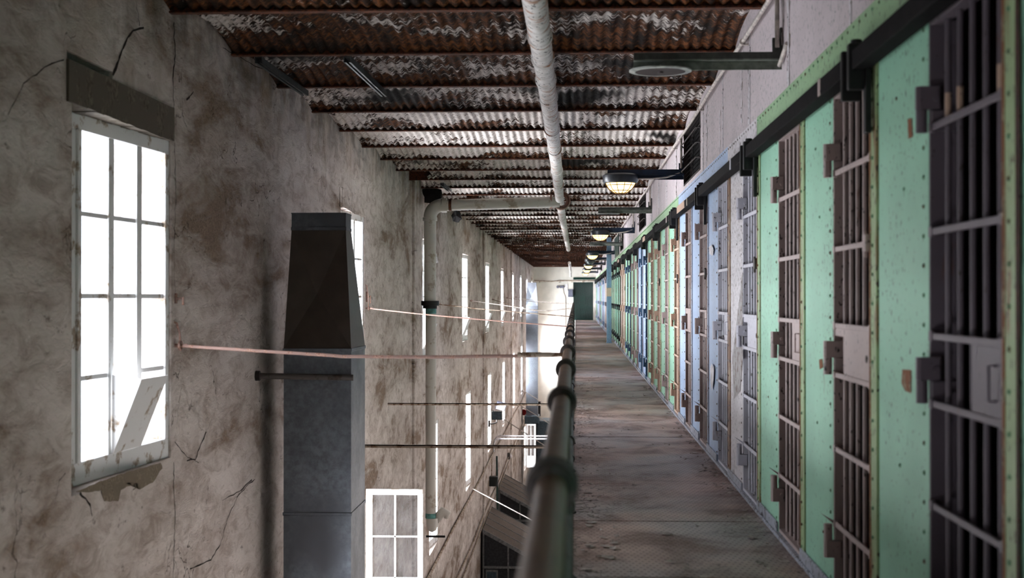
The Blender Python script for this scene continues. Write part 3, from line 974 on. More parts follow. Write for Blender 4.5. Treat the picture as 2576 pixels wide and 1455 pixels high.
# ------------------------------------------------------------------ windows of the left wall
def window(idx, z0, z1, h0, h1, rows, cols=3, flap=False, broken=()):
    """frame stands slightly skewed in its opening: deep at the near jamb, flush at the far one"""
    root = struct(empty(f'window_{idx}', V(XL - .1, z0, h0)))
    W = z1 - z0 + .05
    near = Vector((XL - .125, z0 - .03, 0)); far = Vector((XL - .012, z1, 0))
    d = (far - near).normalized(); nrm = Vector((d.y, -d.x, 0))      # into the room
    L = (far - near).length
    tf = lambda v: near + d * v.x + nrm * v.y + Vector((0, 0, v.z + CH))
    fw = .34 if flap or h0 > -1 else .16
    m = MB(tf)
    m.box(0, L, -.09, 0, h0, h0 + .105)
    m.box(0, L, -.09, 0, h1 - .075, h1)
    m.box(0, fw + .06, -.09, 0, h0 + .105, h1 - .075)
    m.box(fw, fw + .04, -.02, .012, h0 + .105, h1 - .075)
    m.box(L - .05, L, -.09, 0, h0 + .105, h1 - .075)
    m.build('frame', M['winwood'], root, bevel=.003)
    u0, u1 = fw + .06, L - .05
    v0, v1 = h0 + .105, h1 - .075
    m = MB(tf)
    for c in range(1, cols):
        u = u0 + (u1 - u0) * c / cols
        m.box(u - .034, u + .034, -.085, -.004, v0, v1)
    for r in range(1, rows):
        v = v0 + (v1 - v0) * r / rows
        if r == 1 and flap:
            m.box(u0, u0 + (u1 - u0) / cols, -.075, -.012, v - .012, v + .012)
            m.box(u1 - (u1 - u0) / cols, u1, -.075, -.012, v - .012, v + .012)
        else:
            m.box(u0, u1, -.075, -.012, v - .012, v + .012)
    m.build('muntins', M['winwood'], root, bevel=.002)
    # sill and outer reveal
    m = MB(tf); m.box(-.1, L, -.33, -.088, h0 - .03, h0 + .02); m.build('sill', M['winwood'], root)
    for c in range(cols):
        ua = u0 + (u1 - u0) * c / cols; ub = u0 + (u1 - u0) * (c + 1) / cols
        for r in range(rows):
            va = v0 + (v1 - v0) * r / rows; vb = v0 + (v1 - v0) * (r + 1) / rows
            if (c, r) in broken or (flap and c == 1 and r == 0): continue
            m = MB(tf); m.add([(ua + .01, -.05, va + .01), (ub - .01, -.05, va + .01), (ub - .01, -.05, vb - .01), (ua + .01, -.05, vb - .01)], [(0, 1, 2, 3)])
            m.build('pane', M['glass'], root)
    if flap:
        ua = u0 + (u1 - u0) / cols; ub = u0 + (u1 - u0) * 2 / cols
        vb = v0 + (v1 - v0) / rows
        m = MB(tf)
        A = [(ua, .0, v0 - .0), (ub, .0, v0), (ub + .0, .145, vb - .02), (ua, .145, vb - .02)]
        B = [(p[0], p[1] + .006, p[2]) for p in A]
        m.add(A + B, [(3, 2, 1, 0), (4, 5, 6, 7), (0, 1, 5, 4), (1, 2, 6, 5), (2, 3, 7, 6), (3, 0, 4, 7)])
        # quadrant cheeks
        m.add([(ua, 0, v0), (ua, .145, vb - .02), (ua, 0, vb)], [(0, 1, 2)])
        m.build('hopper_flap', M['winwood'], root)
    return root
wi = 1
for i, (z0, z1, h0, h1) in enumerate(ups):
    if z0 < 0: continue
    window(wi, z0 + .02, z1, h0, h1, 4, 3, flap=True if i != 3 else False, broken=() if i != 4 else ((2, 3),)); wi += 1
for i, (z0, z1, h0, h1) in enumerate(los):
    if z0 < 6: continue
    window(wi, z0 + .02, z1, h0, h1, 4, 2, flap=False, broken=((0, 0), (1, 0)) if i == 3 else ()); wi += 1
for (z0, z1, h0, h1) in sash_light_win:
    window(wi, z0 + .02, z1, h0, h1, 4, 2); wi += 1
# daylight: sky glow just outside each window
DAY = 1.0
def daylight(z0, z1, h0, h1, p):
    L = bpy.data.lights.new('window_daylight', 'AREA'); L.shape = 'RECTANGLE'
    L.size = h1 - h0 + .3; L.size_y = z1 - z0 + .5
    L.energy = p; L.color = (.94, .955, 1.0)
    o = bpy.data.objects.new('window_daylight', L); COL.objects.link(o)
    o.location = (XL - .62, (z0 + z1) / 2, (h0 + h1) / 2 + CH)
    o.rotation_euler = (0, -math.pi / 2, 0)
    return o
for i, w in enumerate(ups):
    if w[1] < -7: continue
    daylight(*w, 5 if w[0] < 3 else 130 if w[0] < 8 else 520 if w[0] < 50 else 950)
for w in los: daylight(*w, 180 if w[0] < 3 else 620 if w[0] < 12 else 800 if w[0] < 48 else 1700)
for w in sash_light_win: daylight(*w, 700)  # added lamp lighting the far sash through that opening
# ------------------------------------------------------------------ galvanised ducts
def duct(y0, label, bot=HB, taper='ductrefl'):
    xs = 0
    y1 = y0 + .64
    xl, xr = -2.025 + xs, -1.555 + xs
    tl, tr = -1.995 + xs, -1.612 + xs
    ht, h1, h2 = .592, .47, -.355
    t = thing('air_duct', (xl, y0, bot + CH), label, 'duct', 'galvanised ducts standing by the plaster wall')
    # collar
    m = MB()
    a0, a1 = y0 + .12, y0 + .36
    m.box(tl, tr, a0, a1, h1 + .0 + CH, ht + CH)
    m.box(tl - .004, tr + .004, a0 - .004, a1 + .004, h1 - .002 + CH, h1 + .022 + CH)
    m.box(tl - .003, tr + .003, a0 - .003, a1 + .003, ht - .008 + CH, ht + CH)
    m.build('collar', M['galv'], t, bevel=.002)
    # tapered transition, with folded triangular faces
    T = [Vector((tl, a0, h1 + CH)), Vector((tr, a0, h1 + CH)), Vector((tr, a1, h1 + CH)), Vector((tl, a1, h1 + CH))]
    B = [Vector((xl, y0, h2 + CH)), Vector((xr, y0, h2 + CH)), Vector((xr, y1, h2 + CH)), Vector((xl, y1, h2 + CH))]
    apex = Vector(((tl + tr) / 2 - .01, y0 + .105, .02 + CH))
    m = MB()
    m.add(T + B + [apex], [(8, 4, 5), (0, 4, 8), (0, 8, 1), (8, 5, 1), (1, 5, 6, 2), (2, 6, 7, 3), (3, 7, 4, 0)])
    m.build('tapered_section', M[taper], t)
    hs = [h for h in (h2, -1.49, -2.7, -3.9, -5.1, -6.3, -7.5) if h > bot] + [bot]
    for a, b in zip(hs[:-1], hs[1:]):
        m = MB(); m.box(xl, xr, y0, y1, b + CH, a + CH)
        m.build('duct_section', M['galv'], t)
        m = MB(); m.box(xl - .006, xr + .006, y0 - .006, y1 + .006, a - .022 + CH, a + CH); m.build('seam_flange', M['galv'], t, bevel=.002)
    return t
duct(9.75, 'large grey galvanised duct with brown tapered top beside the first window')
duct(57.1, 'distant grey galvanised duct against the plaster wall near the end wall', -4.76, 'galv')
t = thing('duct_strap', (-2.2, 9.7, -.58 + CH), 'dark rusty pipe strap holding the large near duct to the wall', 'strap')
pA = at(664, 946, Y=9.66); pB = at(888, 951, Y=9.70)
m = MB(); m.tube([(XL - .0, 9.66, pA.z), (pB.x, 9.715, pB.z)], .021, 12); m.build('pipe', M['fitting'], t, smooth=True)
m = MB(); m.cyl((XL, 9.66, pA.z), (XL + .03, 9.66, pA.z), .035, 12); m.build('wall_socket', M['bracket'], t, smooth=True)

# ------------------------------------------------------------------ ceiling drain pipe
HP = 1.40
cp = [at(1337, -60, h=HP)] + [at(x, y, h=HP) for x, y in ((1345, 0), (1362, 120), (1378, 235), (1393, 360), (1402, 440), (1408, 505), (1417, 560), (1430, 628))]
dp = thing('drain_pipe', cp[1], 'long white cast iron pipe with rust rings hung under the middle of the ceiling', 'pipe')
m = MB(); m.tube([(cp[0].x + .02, 2.0, cp[0].z)] + cp, .061, 20); m.build('pipe', M['pipew'], dp, smooth=True)
for (y_) in (7.6, 8.3, 9.1, 9.9, 11.8, 13.4, 15.6, 17.6, 22, 25, 28, 31, 34, 38, 42):
    for a, b in zip(cp[:-1], cp[1:]):
        if a.y <= y_ <= b.y:
            c = a.lerp(b, (y_ - a.y) / (b.y - a.y)); dd = (b - a).normalized()
            m = MB(); m.tube([c - dd * .045, c - dd * .04, c + dd * .04, c + dd * .045], [.061, .069, .069, .061], 20)
            m.build('coupling', M['pipew'], dp, smooth=True)
pe = at(1433, 662, Y=60); pf = at(1435, 690, Y=71)
m = MB(); m.tube([(pe.x, 58, 1.40 + CH), (pf.x, ZE - 1.2, 1.33 + CH), (pf.x, ZE - 1.0, 1.25 + CH), (pf.x, ZE - 1.0, 1.02 + CH)], .06, 14)
tag(m.build('drain_pipe', M['pipew'], smooth=True), 'short white pipe end dropping below the ceiling in front of the end wall', 'pipe')

# branch pipe: cross run, elbow, down pipe
j = at(1410, 505, h=HP - .02)
YJ = j.y
e = at(1076, 520, Y=YJ - .3)
bp_ = thing('branch_pipe', (e.x, e.y, HB + CH), 'thick white branch pipe crossing from the ceiling pipe and dropping down the plaster wall', 'pipe')
pts = [Vector((j.x - .02, YJ, j.z - .02))]
pr = at(1112, 517, Y=e.y)
pts += [pr]
m = MB(); m.tube(pts, .080, 22); m.build('cross_pipe', M['dpipe'], bp_, smooth=True)
ctr = []
zt = pr.z
for k in range(9):
    a = math.pi / 2 * k / 8
    ctr.append(Vector((pr.x - .0 - .17 * math.sin(a), e.y, zt - .17 * (1 - math.cos(a)))))
m = MB(); m.tube(ctr, .094, 22); m.build('elbow', M['dpipe'], bp_, smooth=True)
xd = ctr[-1].x
m = MB(); m.tube([pr + Vector((.0, 0, 0)), pr + Vector((.07, 0, 0))], .102, 22); m.tube([(xd, e.y, ctr[-1].z - .05), (xd, e.y, ctr[-1].z)], .102, 22)
m.build('elbow_collar', M['dpipe'], bp_, smooth=True)
zf = at(1075, 768, Y=e.y).z
m = MB(); m.tube([(xd, e.y, ctr[-1].z), (xd, e.y, zf + .04)], .086, 22); m.build('upper_down_pipe', M['dpipe'], bp_, smooth=True)
m = MB(); m.lathe([(.001, .06), (.128, .06), (.13, .035), (.13, .0), (.10, -.01), (.10, -.05), (.001, -.05)], (xd, e.y, zf), 22); m.build('clamp_collar', M['bracket'], bp_, smooth=True, angle=30)
zb = at(1085, 1322, Y=e.y).z
m = MB(); m.tube([(xd + .012, e.y, zf - .04), (xd + .012, e.y, zb + .10)], .075, 22); m.build('lower_down_pipe', M['dpipe'], bp_, smooth=True)
m = MB(); m.tube([(xd + .012, e.y, zf - .12), (xd + .012, e.y, zf - .05)], .0765, 22); m.build('teal_band', M['teal'], bp_, smooth=True)
m = MB(); m.tube([(xd + .012, e.y, zb + .10), (xd + .012, e.y, zb + .17)], .0765, 22); m.build('teal_band', M['teal'], bp_, smooth=True)
m = MB(); m.lathe([(.078, .1), (.083, .09), (.083, -.0), (.06, -.07), (.001, -.10)], (xd + .03, e.y - .01, zb), 22); m.build('trap_cup', M['dpipe'], bp_, smooth=True)
m = MB()
cc = Vector((xd + .09, e.y + .02, zb + .12))
m.tube([cc + Vector((-.03, 0, -.08)), cc + Vector((.03, .02, .0)), cc + Vector((.09, .03, .06)), cc + Vector((.14, .04, .03)), cc + Vector((.13, .05, -.03))], [.05, .065, .075, .07, .03], 18)
m.build('side_elbow', M['dpipe'], bp_, smooth=True, angle=180)
m = MB(); m.cyl((xd - .05, e.y - .05, zb - .15), (xd + .22, e.y - .05, zb - .15), .016, 8); m.build('support_bar', M['bracket'], bp_)
m = MB(); c = pts[0].lerp(pts[1], .93); m.tube([c - Vector((.02, 0, 0)), c + Vector((.02, 0, 0))], .088, 20); m.build('hanger_band', M['beam'], bp_, smooth=True)
# socket where it meets the ceiling pipe
m = MB(); m.lathe([(.12, -.03), (.135, -.02), (.135, .02), (.12, .03), (.07, .03)], (j.x + .01, YJ, j.z), 22, 'Y')
m.tube([(j.x - .15, YJ, j.z - .015), (j.x - .12, YJ, j.z - .015)], .10, 18)
m.build('junction_flange', M['rod'], bp_, smooth=True, angle=35)

# dark ragged shapes added to stand for gaps in the ceiling sheet
for (px, py, lab) in ((1085, 488, 'black ragged patch standing for the ceiling hole above the pipe elbow'), (1148, 543, 'small black ragged patch standing for a sheet gap just below the white cross pipe')):
    c = at(px, py, Y=YJ - .1 if px < 1100 else YJ + 1.2)
    m = MB()
    w = .13 if px < 1100 else .07
    hgt = .13 if px < 1100 else .09
    ring = []
    for k in range(14):
        a = 2 * math.pi * k / 14
        rr = .75 + .5 * S()
        ring.append(c + Vector((w * math.cos(a) * rr + .0, .02 * math.sin(3 * a), hgt * math.sin(a) * rr)))
    n = len(ring)
    back = [p + Vector((.01, .03, 0)) for p in ring]
    m.add([c + Vector((0, -.03, 0))] + ring + back + [c + Vector((0, .04, 0))],
          [(0, 1 + k, 1 + (k + 1) % n) for k in range(n)] + [(1 + k, 1 + n + k, 1 + n + (k + 1) % n, 1 + (k + 1) % n) for k in range(n)] + [(2 * n + 1, 1 + n + (k + 1) % n, 1 + n + k) for k in range(n)])
    tag(m.build('dark_gap_patch', M['dark']), lab, 'torn sheet')

# steel channels under the ceiling
for a, b, lab in (((650, 148), (768, 232), 'dark steel channel under the ceiling joists closest to the plaster wall'),
                  ((874, 146), (966, 234), 'dark steel channel under the ceiling joists, between wall and white pipe'),
                  ((1112, 462), (1132, 478), 'small distant steel channel under the ceiling beside the pipe elbow')):
    A = at(*a, h=HC - .012); B = at(*b, h=HC - .012)
    d = (B - A).normalized(); s_ = Vector((0, 0, 1)).cross(d)
    m = MB()
    def bar(o1, o2, z1, z2):
        vs = [p + s_ * o + Vector((0, 0, z)) for p in (A, B) for o in (o1, o2) for z in (z1, z2)]
        m.add(vs, [(0, 1, 3, 2), (4, 6, 7, 5), (0, 4, 5, 1), (2, 3, 7, 6), (0, 2, 6, 4), (1, 5, 7, 3)])
    w = .024
    bar(-w, -w + .005, -.028, .011); bar(w - .005, w, -.028, .011); bar(-w, w, .006, .011); bar(-w, -w * .35, -.028, -.024); bar(w * .35, w, -.028, -.024)
    tag(m.build('steel_channel', M['ucond']), lab, 'channel', 'steel channels under the joists')

# ------------------------------------------------------------------ guard rail
HR = -.30
def rx(y): return -.036 - .0015 * y
gr = thing('guard_rail', (rx(2.25), 2.25, 0), 'brown steel pipe guard rail with round fittings along the walkway edge', 'railing')
m = MB(); m.tube([(rx(y), y, HR + CH) for y in [1.0 + 1.2 * k for k in range(60)] + [ZE - .2]], .0245, 20); m.build('top_rail', M['rail'], gr, smooth=True)
for i, h in enumerate((-.60, -.88)):
    m = MB(); m.tube([(rx(y) + .012, y, h + CH) for y in [1.0 + 1.2 * k for k in range(60)] + [ZE - .2]], .019, 12); m.build('lower_rail', M['fitting'], gr, smooth=True)
k = 0
y = 2.27 - 1.83
while y < ZE - .5:
    if y > .3:
        x = rx(y)
        m = MB()
        m.tube([(x, y - .055, HR + CH), (x, y - .050, HR + CH), (x, y - .026, HR + CH), (x, y - .020, HR + CH), (x, y + .020, HR + CH), (x, y + .026, HR + CH), (x, y + .050, HR + CH), (x, y + .055, HR + CH)],
               [.027, .0415, .0430, .033, .033, .0430, .0415, .027], 22)
        m.tube([(x, y, HR - .0 + CH), (x, y, HR - .045 + CH), (x, y, HR - .05 + CH)], [.032, .034, .024], 18)
        m.build('coupling', M['fitting'], gr, smooth=True)
        m = MB(); m.tube([(x + .002, y, .002), (x + .002, y, HR - .02 + CH)], .021, 12)
        m.lathe([(.021, .03), (.045, .01), (.045, .0)], (x + .002, y, .0), 12)
        for h in (-.60, -.88): m.tube([(x + .012, y - .03, h + CH), (x + .012, y + .03, h + CH)], .027, 12)
        m.build('post', M['fitting'], gr, smooth=True)
    y += 1.83

# ------------------------------------------------------------------ tie rods from the wall to the rail
rods = [((440, 870), (1407, 893), .009, [(720, 888), (790, 892), (860, 897), (1080, 899), (1300, 896)], 'pink-rust tie rod from beside the first window across the large duct'),
        ((920, 776), (1430, 822), .0065, [(1070, 792), (1250, 808)], 'thin rusty tie rod hooked beside the second window'),
        ((1098, 766), (1437, 797), .008, [(1200, 777)], 'thin dark tie rod starting behind the white down pipe'),
        ((1182, 757), (1438, 778), .009, [(1290, 772), (1345, 782), (1390, 781)], 'sagging pale tie rod hooked beside the fourth window'),
        ((1237, 754), (1439, 775), .008, [(1320, 778), (1380, 783)], 'sagging dark tie rod hooked beside the fifth window'),
        ((1273, 750), (1441, 766), .010, [(1345, 760)], 'pale tie rod hooked beside the sixth window, second farthest'),
        ((1296, 748), (1441, 764), .010, [(1350, 758)], 'farthest pale tie rod hooked beside the seventh window')]
for a, b, r, mid, lab in rods:
    A = at(*a, X=XL)
    yb = A.y - .2
    B = at(*b, Y=yb)
    t = thing('tie_rod', A, lab, 'tie rod', 'tie rods between wall and guard rail')
    P = [A + Vector((.02, 0, 0))]
    for (x, yy) in mid:
        f_ = (x - a[0]) / (b[0] - a[0]); P.append(at(x, yy, Y=A.y + (yb - A.y) * f_))
    B.x = min(B.x, rx(yb) - .026)
    P.append(B)
    Q = []
    for p, q in zip(P[:-1], P[1:]):
        for k in range(4): Q.append(p.lerp(q, k / 4) + Vector((0, 0, .002 * (S() - .5))))
    Q.append(P[-1])
    m = MB(); m.tube(Q, r, 8); m.build('rod', M['rod'] if A.y < 20 else M['bar'] if A.y < 25 or 35 < A.y < 38 else M['conduit'], t, smooth=True)  # distant rods coloured pale to carry the white light on them
    m = MB()
    c = A + Vector((.03, 0, 0))
    m.tube([c + Vector((0, .028 * math.cos(u * .7), .022 * math.sin(u * .7))) for u in range(10)], r * .9, 7)
    m.tube([A - Vector((.02, 0, 0)), A + Vector((.07, 0, 0))], r * 1.2, 7)
    if a[0] < 1000:
        z_ = 60 * A.y / F
        m.tube([c, c + Vector((.0, -.01, z_ * .5)), c + Vector((-.02, .0, z_ * .95)), A + Vector((-.01, -.02, z_ * 1.05))], r * .75, 7)
    m.build('hook', M['rod'], t, smooth=True)
    if a[0] < 500:
        B2 = P[-1]
        m = MB(); m.tube([B2 + Vector((-.22, .01, 0)), B2 + Vector((-.05, 0, 0)), B2 + Vector((.02, 0, -.0))], [.013, .013, .010], 8)
        m.build('turnbuckle', M['bar'], t, smooth=True)
# little bent hooks left on the wall above the rods
for (x, y_, lab) in ((440, 752, 'small bent rusty hook in plaster beside the first window'), (921, 748, 'tiny bent rusty hook in plaster beside the second window')):
    A = at(x, y_, X=XL); q = A.y / F
    m = MB(); m.tube([A + Vector((-.01, 0, 0)), A + Vector((.03, 0, 0)), A + Vector((.045, 0, 4 * q)), A + Vector((.045, 0, -16 * q))], .0065, 7)
    m.tube([A + Vector((.006, 0, 14 * q)), A + Vector((.006, 0, -12 * q))], .008, 7)
    tag(m.build('wall_hook', M['rod'], smooth=True), lab, 'hook')

# angle irons from the wall to the walkway slab, and the braces below
for (a, hh, r, lab) in ((978, -1.24, .0125, 'pale rusty angle iron from the plaster wall to the walkway slab'),
                        (800, -1.262, .0165, 'dark rusty angle iron to the walkway slab, emerging from behind the large duct')):
    yy = 16.5 if a == 978 else 12.05
    m = MB()
    m.box(XL, -.05, yy - r, yy + r, hh - .004 + CH, hh + .004 + CH)
    m.box(XL, -.05, yy - r, yy - r + .006, hh - .022 + CH, hh + .004 + CH)
    tag(m.build('angle_iron', M['bar']), lab, 'angle iron', 'angle irons under the walkway')
for (a, b, yb, lab) in (((1184, 1228), (1335, 1308), -1.0, 'pale diagonal brace rod starting at the lower fourth window'),
                        ((1262, 1052), (1360, 1115), -1.4, 'pale diagonal brace rod starting behind the floodlights'),
                        ((1308, 1020), (1375, 1062), -1.0, 'pale diagonal brace rod crossing the distant duct low down'),
                        ((1311, 980), (1372, 1018), -1.0, 'pale diagonal brace rod crossing the distant duct higher up')):
    A = at(*a, X=XL); B = at(*b, Y=A.y + yb)
    B2 = A + (B - A) * ((-.06 - A.x) / (B.x - A.x))
    m = MB(); m.tube([A + (B2 - A).normalized() * .06, B2], .011 if a[0] < 1200 else .014, 8)
    tag(m.build('brace_rod', M['conduit'], smooth=True), lab, 'brace rod', 'diagonal brace rods of the lower storey')
# white pipes crossing low down
A = at(1246, 1100, X=XL + .05)
for i, lab in enumerate(('upper of two white handrail pipes crossing the lower hall', 'lower of two white handrail pipes crossing the lower hall')):
    dy = .35 * i
    y_ = A.y - dy; z_ = A.z + .03 - .04 * i
    m = MB(); pp = [(XL + .03, y_, z_ - .35)]
    for k in range(7):
        u = math.pi / 2 * k / 6; pp.append((XL + .03 + .16 * (1 - math.cos(u)), y_, z_ - .16 + .16 * math.sin(u)))
    pp.append((-.2, y_, z_ - .0))
    m.tube(pp, .02, 10)
    tag(m.build('handrail_pipe', M['cloth'], smooth=True), lab, 'pipe', 'white handrail pipes low in the hall')

# ------------------------------------------------------------------ things on the lower wall
for i, (hh, r, lab) in enumerate(((-4.10, .022, 'topmost brown conduit along the lower plaster wall'), (-5.13, .016, 'upper of the close pair of brown conduits low on the wall'), (-5.33, .016, 'lower of the close pair of brown conduits low on the wall'))):
    pts = []; y = 12
    while y < 62:
        pts.append((XL + .03, y, hh + .03 * math.sin(y * .55 + i) * (1 if i else .5) + CH)); y += .6
    m = MB(); m.tube(pts, r, 8); tag(m.build('wall_pipe', M['bar'], smooth=True), lab, 'conduit', 'conduits low on the plaster wall')
# floodlights
for (px, py, lab, tilt) in ((1250, 1046, 'black floodlight on a bent arm at the lower plaster wall, facing the camera', 0), (1260, 1022, 'grey floodlight tilted upward just above and behind the black one', .5)):
    Yf = 35.4 if tilt == 0 else 37.0
    c = at(px, py, Y=Yf)
    t = thing('floodlight', c, lab, 'floodlight', 'floodlights on the lower wall')
    R_ = Matrix.Rotation(tilt, 4, 'X') @ Matrix.Rotation(tilt * .6, 4, 'Y')
    tf = lambda v: c + (R_ @ v)
    m = MB(tf); m.box(-.13, .13, -.05, .05, -.105, .105); m.box(-.10, .10, .05, .09, -.08, .08); m.build('case', M['floodk'] if not tilt else M['boxg'], t, bevel=.01)
    m = MB(tf); m.box(-.11, .11, -.056, -.05, -.085, .085); m.build('glass_front', M['ubox'] if not tilt else M['cloth'], t)
    m = MB(); m.tube([c + Vector((0, 0, -.10)), c + Vector((.0, 0, -.17)), c + Vector((-.08, 0, -.20)), Vector((XL, c.y, c.z - .22))], .016, 8); m.build('bracket_arm', M['fitting'], t, smooth=True)
    m = MB(); m.box(XL, XL + .05, c.y - .06, c.y + .06, c.z - .28, c.z - .12); m.build('wall_box', M['fitting'], t)
# dark box, leaning rod, bulkhead lamp, red bell
c = at(1237, 1210, X=XL + .06)
t = thing('junction_box', c, 'small black electrical box on the lower plaster wall above the sheds', 'electrical box')
m = MB(); m.box(XL, XL + .22, c.y - .12, c.y + .12, c.z - .13, c.z + .11); m.build('case', M['blackp'], t, bevel=.01)
m = MB(); m.tube([(XL + .06, c.y, c.z + .1), (XL + .06, c.y, c.z + .6)], .014, 8); m.build('feed_conduit', M['bar'], t, smooth=True)
a = at(1241, 1148, Y=37.8); b = at(1254, 1280, Y=37.2)
m = MB(); m.tube([(max(a.x, XL + .08), a.y, a.z), (b.x, b.y, HB + CH)], .026, 10)
tag(m.build('leaning_pole', M['dgreen'], smooth=True), 'dark green pole leaning beside the black electrical box', 'pole')
c = at(1283, 1148, X=XL + .08)
t = thing('bulkhead_lamp', c, 'small round bulkhead lamp low on the plaster wall near the conduits', 'lamp')
m = MB(); m.lathe([(.11, -.08), (.11, -.03), (.08, .01)], c, 16, 'X'); m.build('body', M['fitting'], t, smooth=True)
m = MB(); m.lathe([(.08, .01), (.06, .05), (.001, .07)], c, 16, 'X'); m.build('glass', M['cloth'], t, smooth=True)
c = at(1317, 1038, Y=58)
m = MB(); m.lathe([(.001, -.05), (.1, -.05), (.1, .0), (.06, .04), (.001, .05)], (XL + .1, c.y, c.z), 16, 'Y'); m.box(XL, XL + .1, c.y - .03, c.y + .03, c.z - .12, c.z + .12)
tag(m.build('alarm_bell', M['red'], smooth=True, angle=40), 'small red alarm bell at the foot of the distant duct', 'bell')

# open casements
def sash(y0, w, h0, h1, lab, cols=2, rows=4, solid=0, name='open_sash'):
    t = thing(name, V(XL, y0, h0), lab, 'window sash', 'open window sashes swung into the hall')
    m = MB()
    b = .055 if w > .5 else .05
    m.box(XL + .01, XL + w, y0, y0 + .035, h1 - b * 1.1 + CH, h1 + CH)
    m.box(XL + .01, XL + w, y0, y0 + .035, h0 + CH, h0 + b + CH)
    m.box(XL + .01, XL + .01 + b * 1.2, y0, y0 + .035, h0 + b + CH, h1 - b * 1.1 + CH)
    m.box(XL + w - b, XL + w, y0, y0 + .035, h0 + b + CH, h1 - b * 1.1 + CH)
    m.build('frame', M['winwood'], t, bevel=.003)
    x0, x1 = XL + .01 + b * 1.2, XL + w - b
    z0, z1 = h0 + b, h1 - b * 1.1
    m = MB()
    for c_ in range(1, cols):
        x = x0 + (x1 - x0) * c_ / cols; m.box(x - .009, x + .009, y0 + .005, y0 + .03, z0 + CH, z1 + CH)
    for r_ in range(1, rows):
        z = z0 + (z1 - z0) * r_ / rows; m.box(x0, x1, y0 + .005, y0 + .03, z - .008 + CH, z + .008 + CH)
    m.build('muntins', M['winwood'], t)
    for c_ in range(cols):
        for r_ in range(rows):
            xa = x0 + (x1 - x0) * c_ / cols + .008; xb = x0 + (x1 - x0) * (c_ + 1) / cols - .008
            za = z0 + (z1 - z0) * r_ / rows; zb_ = z0 + (z1 - z0) * (r_ + 1) / rows
            m = MB(); m.add([(xa, y0 + .018, za + CH), (xb, y0 + .018, za + CH), (xb, y0 + .018, zb_ + CH), (xa, y0 + .018, zb_ + CH)], [(0, 1, 2, 3)])
            m.build('pane' if r_ >= solid else 'solid_panel', M['glassd'] if r_ >= solid else M['winwood'], t)
    return t
sash(14.72, .605, -3.85, -2.0, 'large white open sash with four-row panes swung out beside the duct')
sash(61.8, .42, -7.42, -5.53, 'small distant white open sash with solid bottom panel beside the tank', solid=1)
# torn plastic at the third window
c0 = at(1087, 612, Y=21.4)
m = MB()
pp = [at(x, y_, Y=21.6 + .3 * (x - 1086) / 16) for x, y_ in ((1085, 612), (1088, 618), (1094, 622), (1099, 645), (1103, 661), (1094, 664), (1088, 668), (1085, 640))]
bk = [p + Vector((0, .012, 0)) for p in pp]
n = len(pp)
m.add(pp + bk, [tuple(range(n)), tuple(reversed(range(n, 2 * n)))] + [(i, (i + 1) % n, n + (i + 1) % n, n + i) for i in range(n)])
tag(m.build('torn_plastic', M['cloth']), 'scrap of white plastic sticking out of the window behind the down pipe', 'plastic scrap')

# sheds on the ground floor
for (yA, yB, lab) in ((32.5, 36.0, 'nearer of two grey lean-to sheds with sloping board roofs on the ground'), (39.3, 42.6, 'farther of two grey lean-to sheds with sloping board roofs on the ground')):
    t = thing('shed', (XL, yA, HB + CH), lab, 'shed', 'lean-to sheds on the ground floor')
    x1 = -.75
    zt, zr = -5.33, -6.12
    def zz(x): return zt + (zr - zt) * (x - XL) / (x1 - XL)
    m = MB()
    nb = 4
    for k in range(nb):
        a = yA + (yB - yA) * k / nb + .01; b = yA + (yB - yA) * (k + 1) / nb - .01
        vs = [(x, y, zz(x) + dz + CH) for x in (XL + .05, x1) for y in (a, b) for dz in (0, .03)]
        m.add(vs, [(0, 1, 3, 2), (4, 6, 7, 5), (0, 4, 5, 1), (2, 3, 7, 6), (0, 2, 6, 4), (1, 5, 7, 3)])
    m.build('roof_boards', M['shed'], t)
    for y in (yA - .03, yB):
        m = MB()
        vs = [(x, y + q, zz(x) + dz + CH) for x in (XL + .05, x1) for q in (0, .03) for dz in (-.05, .04)]
        m.add(vs, [(0, 1, 3, 2), (4, 6, 7, 5), (0, 4, 5, 1), (2, 3, 7, 6), (0, 2, 6, 4), (1, 5, 7, 3)])
        m.build('roof_batten', M['shedt'], t)
    for k in (1, 2, 3):
        m = MB()
        y = yA + (yB - yA) * k / nb - .02
        vs = [(x, y + q, zz(x) + dz + CH) for x in (XL + .05, x1) for q in (0, .04) for dz in (.03, .045)]
        m.add(vs, [(0, 1, 3, 2), (4, 6, 7, 5), (0, 4, 5, 1), (2, 3, 7, 6), (0, 2, 6, 4), (1, 5, 7, 3)])
        m.build('roof_batten', M['shedt'], t)
    m = MB()
    m.add([(XL + .05, yA + .05, HB + CH), (x1 - .05, yA + .05, HB + CH), (x1 - .05, yA + .05, zz(x1 - .05) + CH), (XL + .05, yA + .05, zz(XL + .05) + CH),
           (XL + .05, yB - .05, HB + CH), (x1 - .05, yB - .05, HB + CH), (x1 - .05, yB - .05, zz(x1 - .05) + CH), (XL + .05, yB - .05, zz(XL + .05) + CH)],
          [(0, 1, 2, 3), (7, 6, 5, 4), (1, 5, 6, 2), (4, 0, 3, 7)])
    m.build('walls', M['shedw'], t)
    m = MB()
    for x in (XL + .05, XL + .62, XL + 1.15): m.box(x, x + .035, yA, yA + .05, HB + CH, zz(x + .03) + CH - .02)
    m.box(XL + .05, x1 - .05, yA - .01, yA + .05, -6.22 + CH, -6.17 + CH)
    m.build('front_battens', M['shedt'], t)
    m = MB(); m.box(XL + .12, XL + .40, yA + .0, yA + .05, HB + CH + .05, -6.25 + CH); m.build('door_panel', M['shedt'], t)
    m = MB(); m.box(XL + .15, XL + .37, yA - .01, yA + .01, HB + CH + .3, -6.3 + CH); m.build('door_pane', M['ubox'], t)
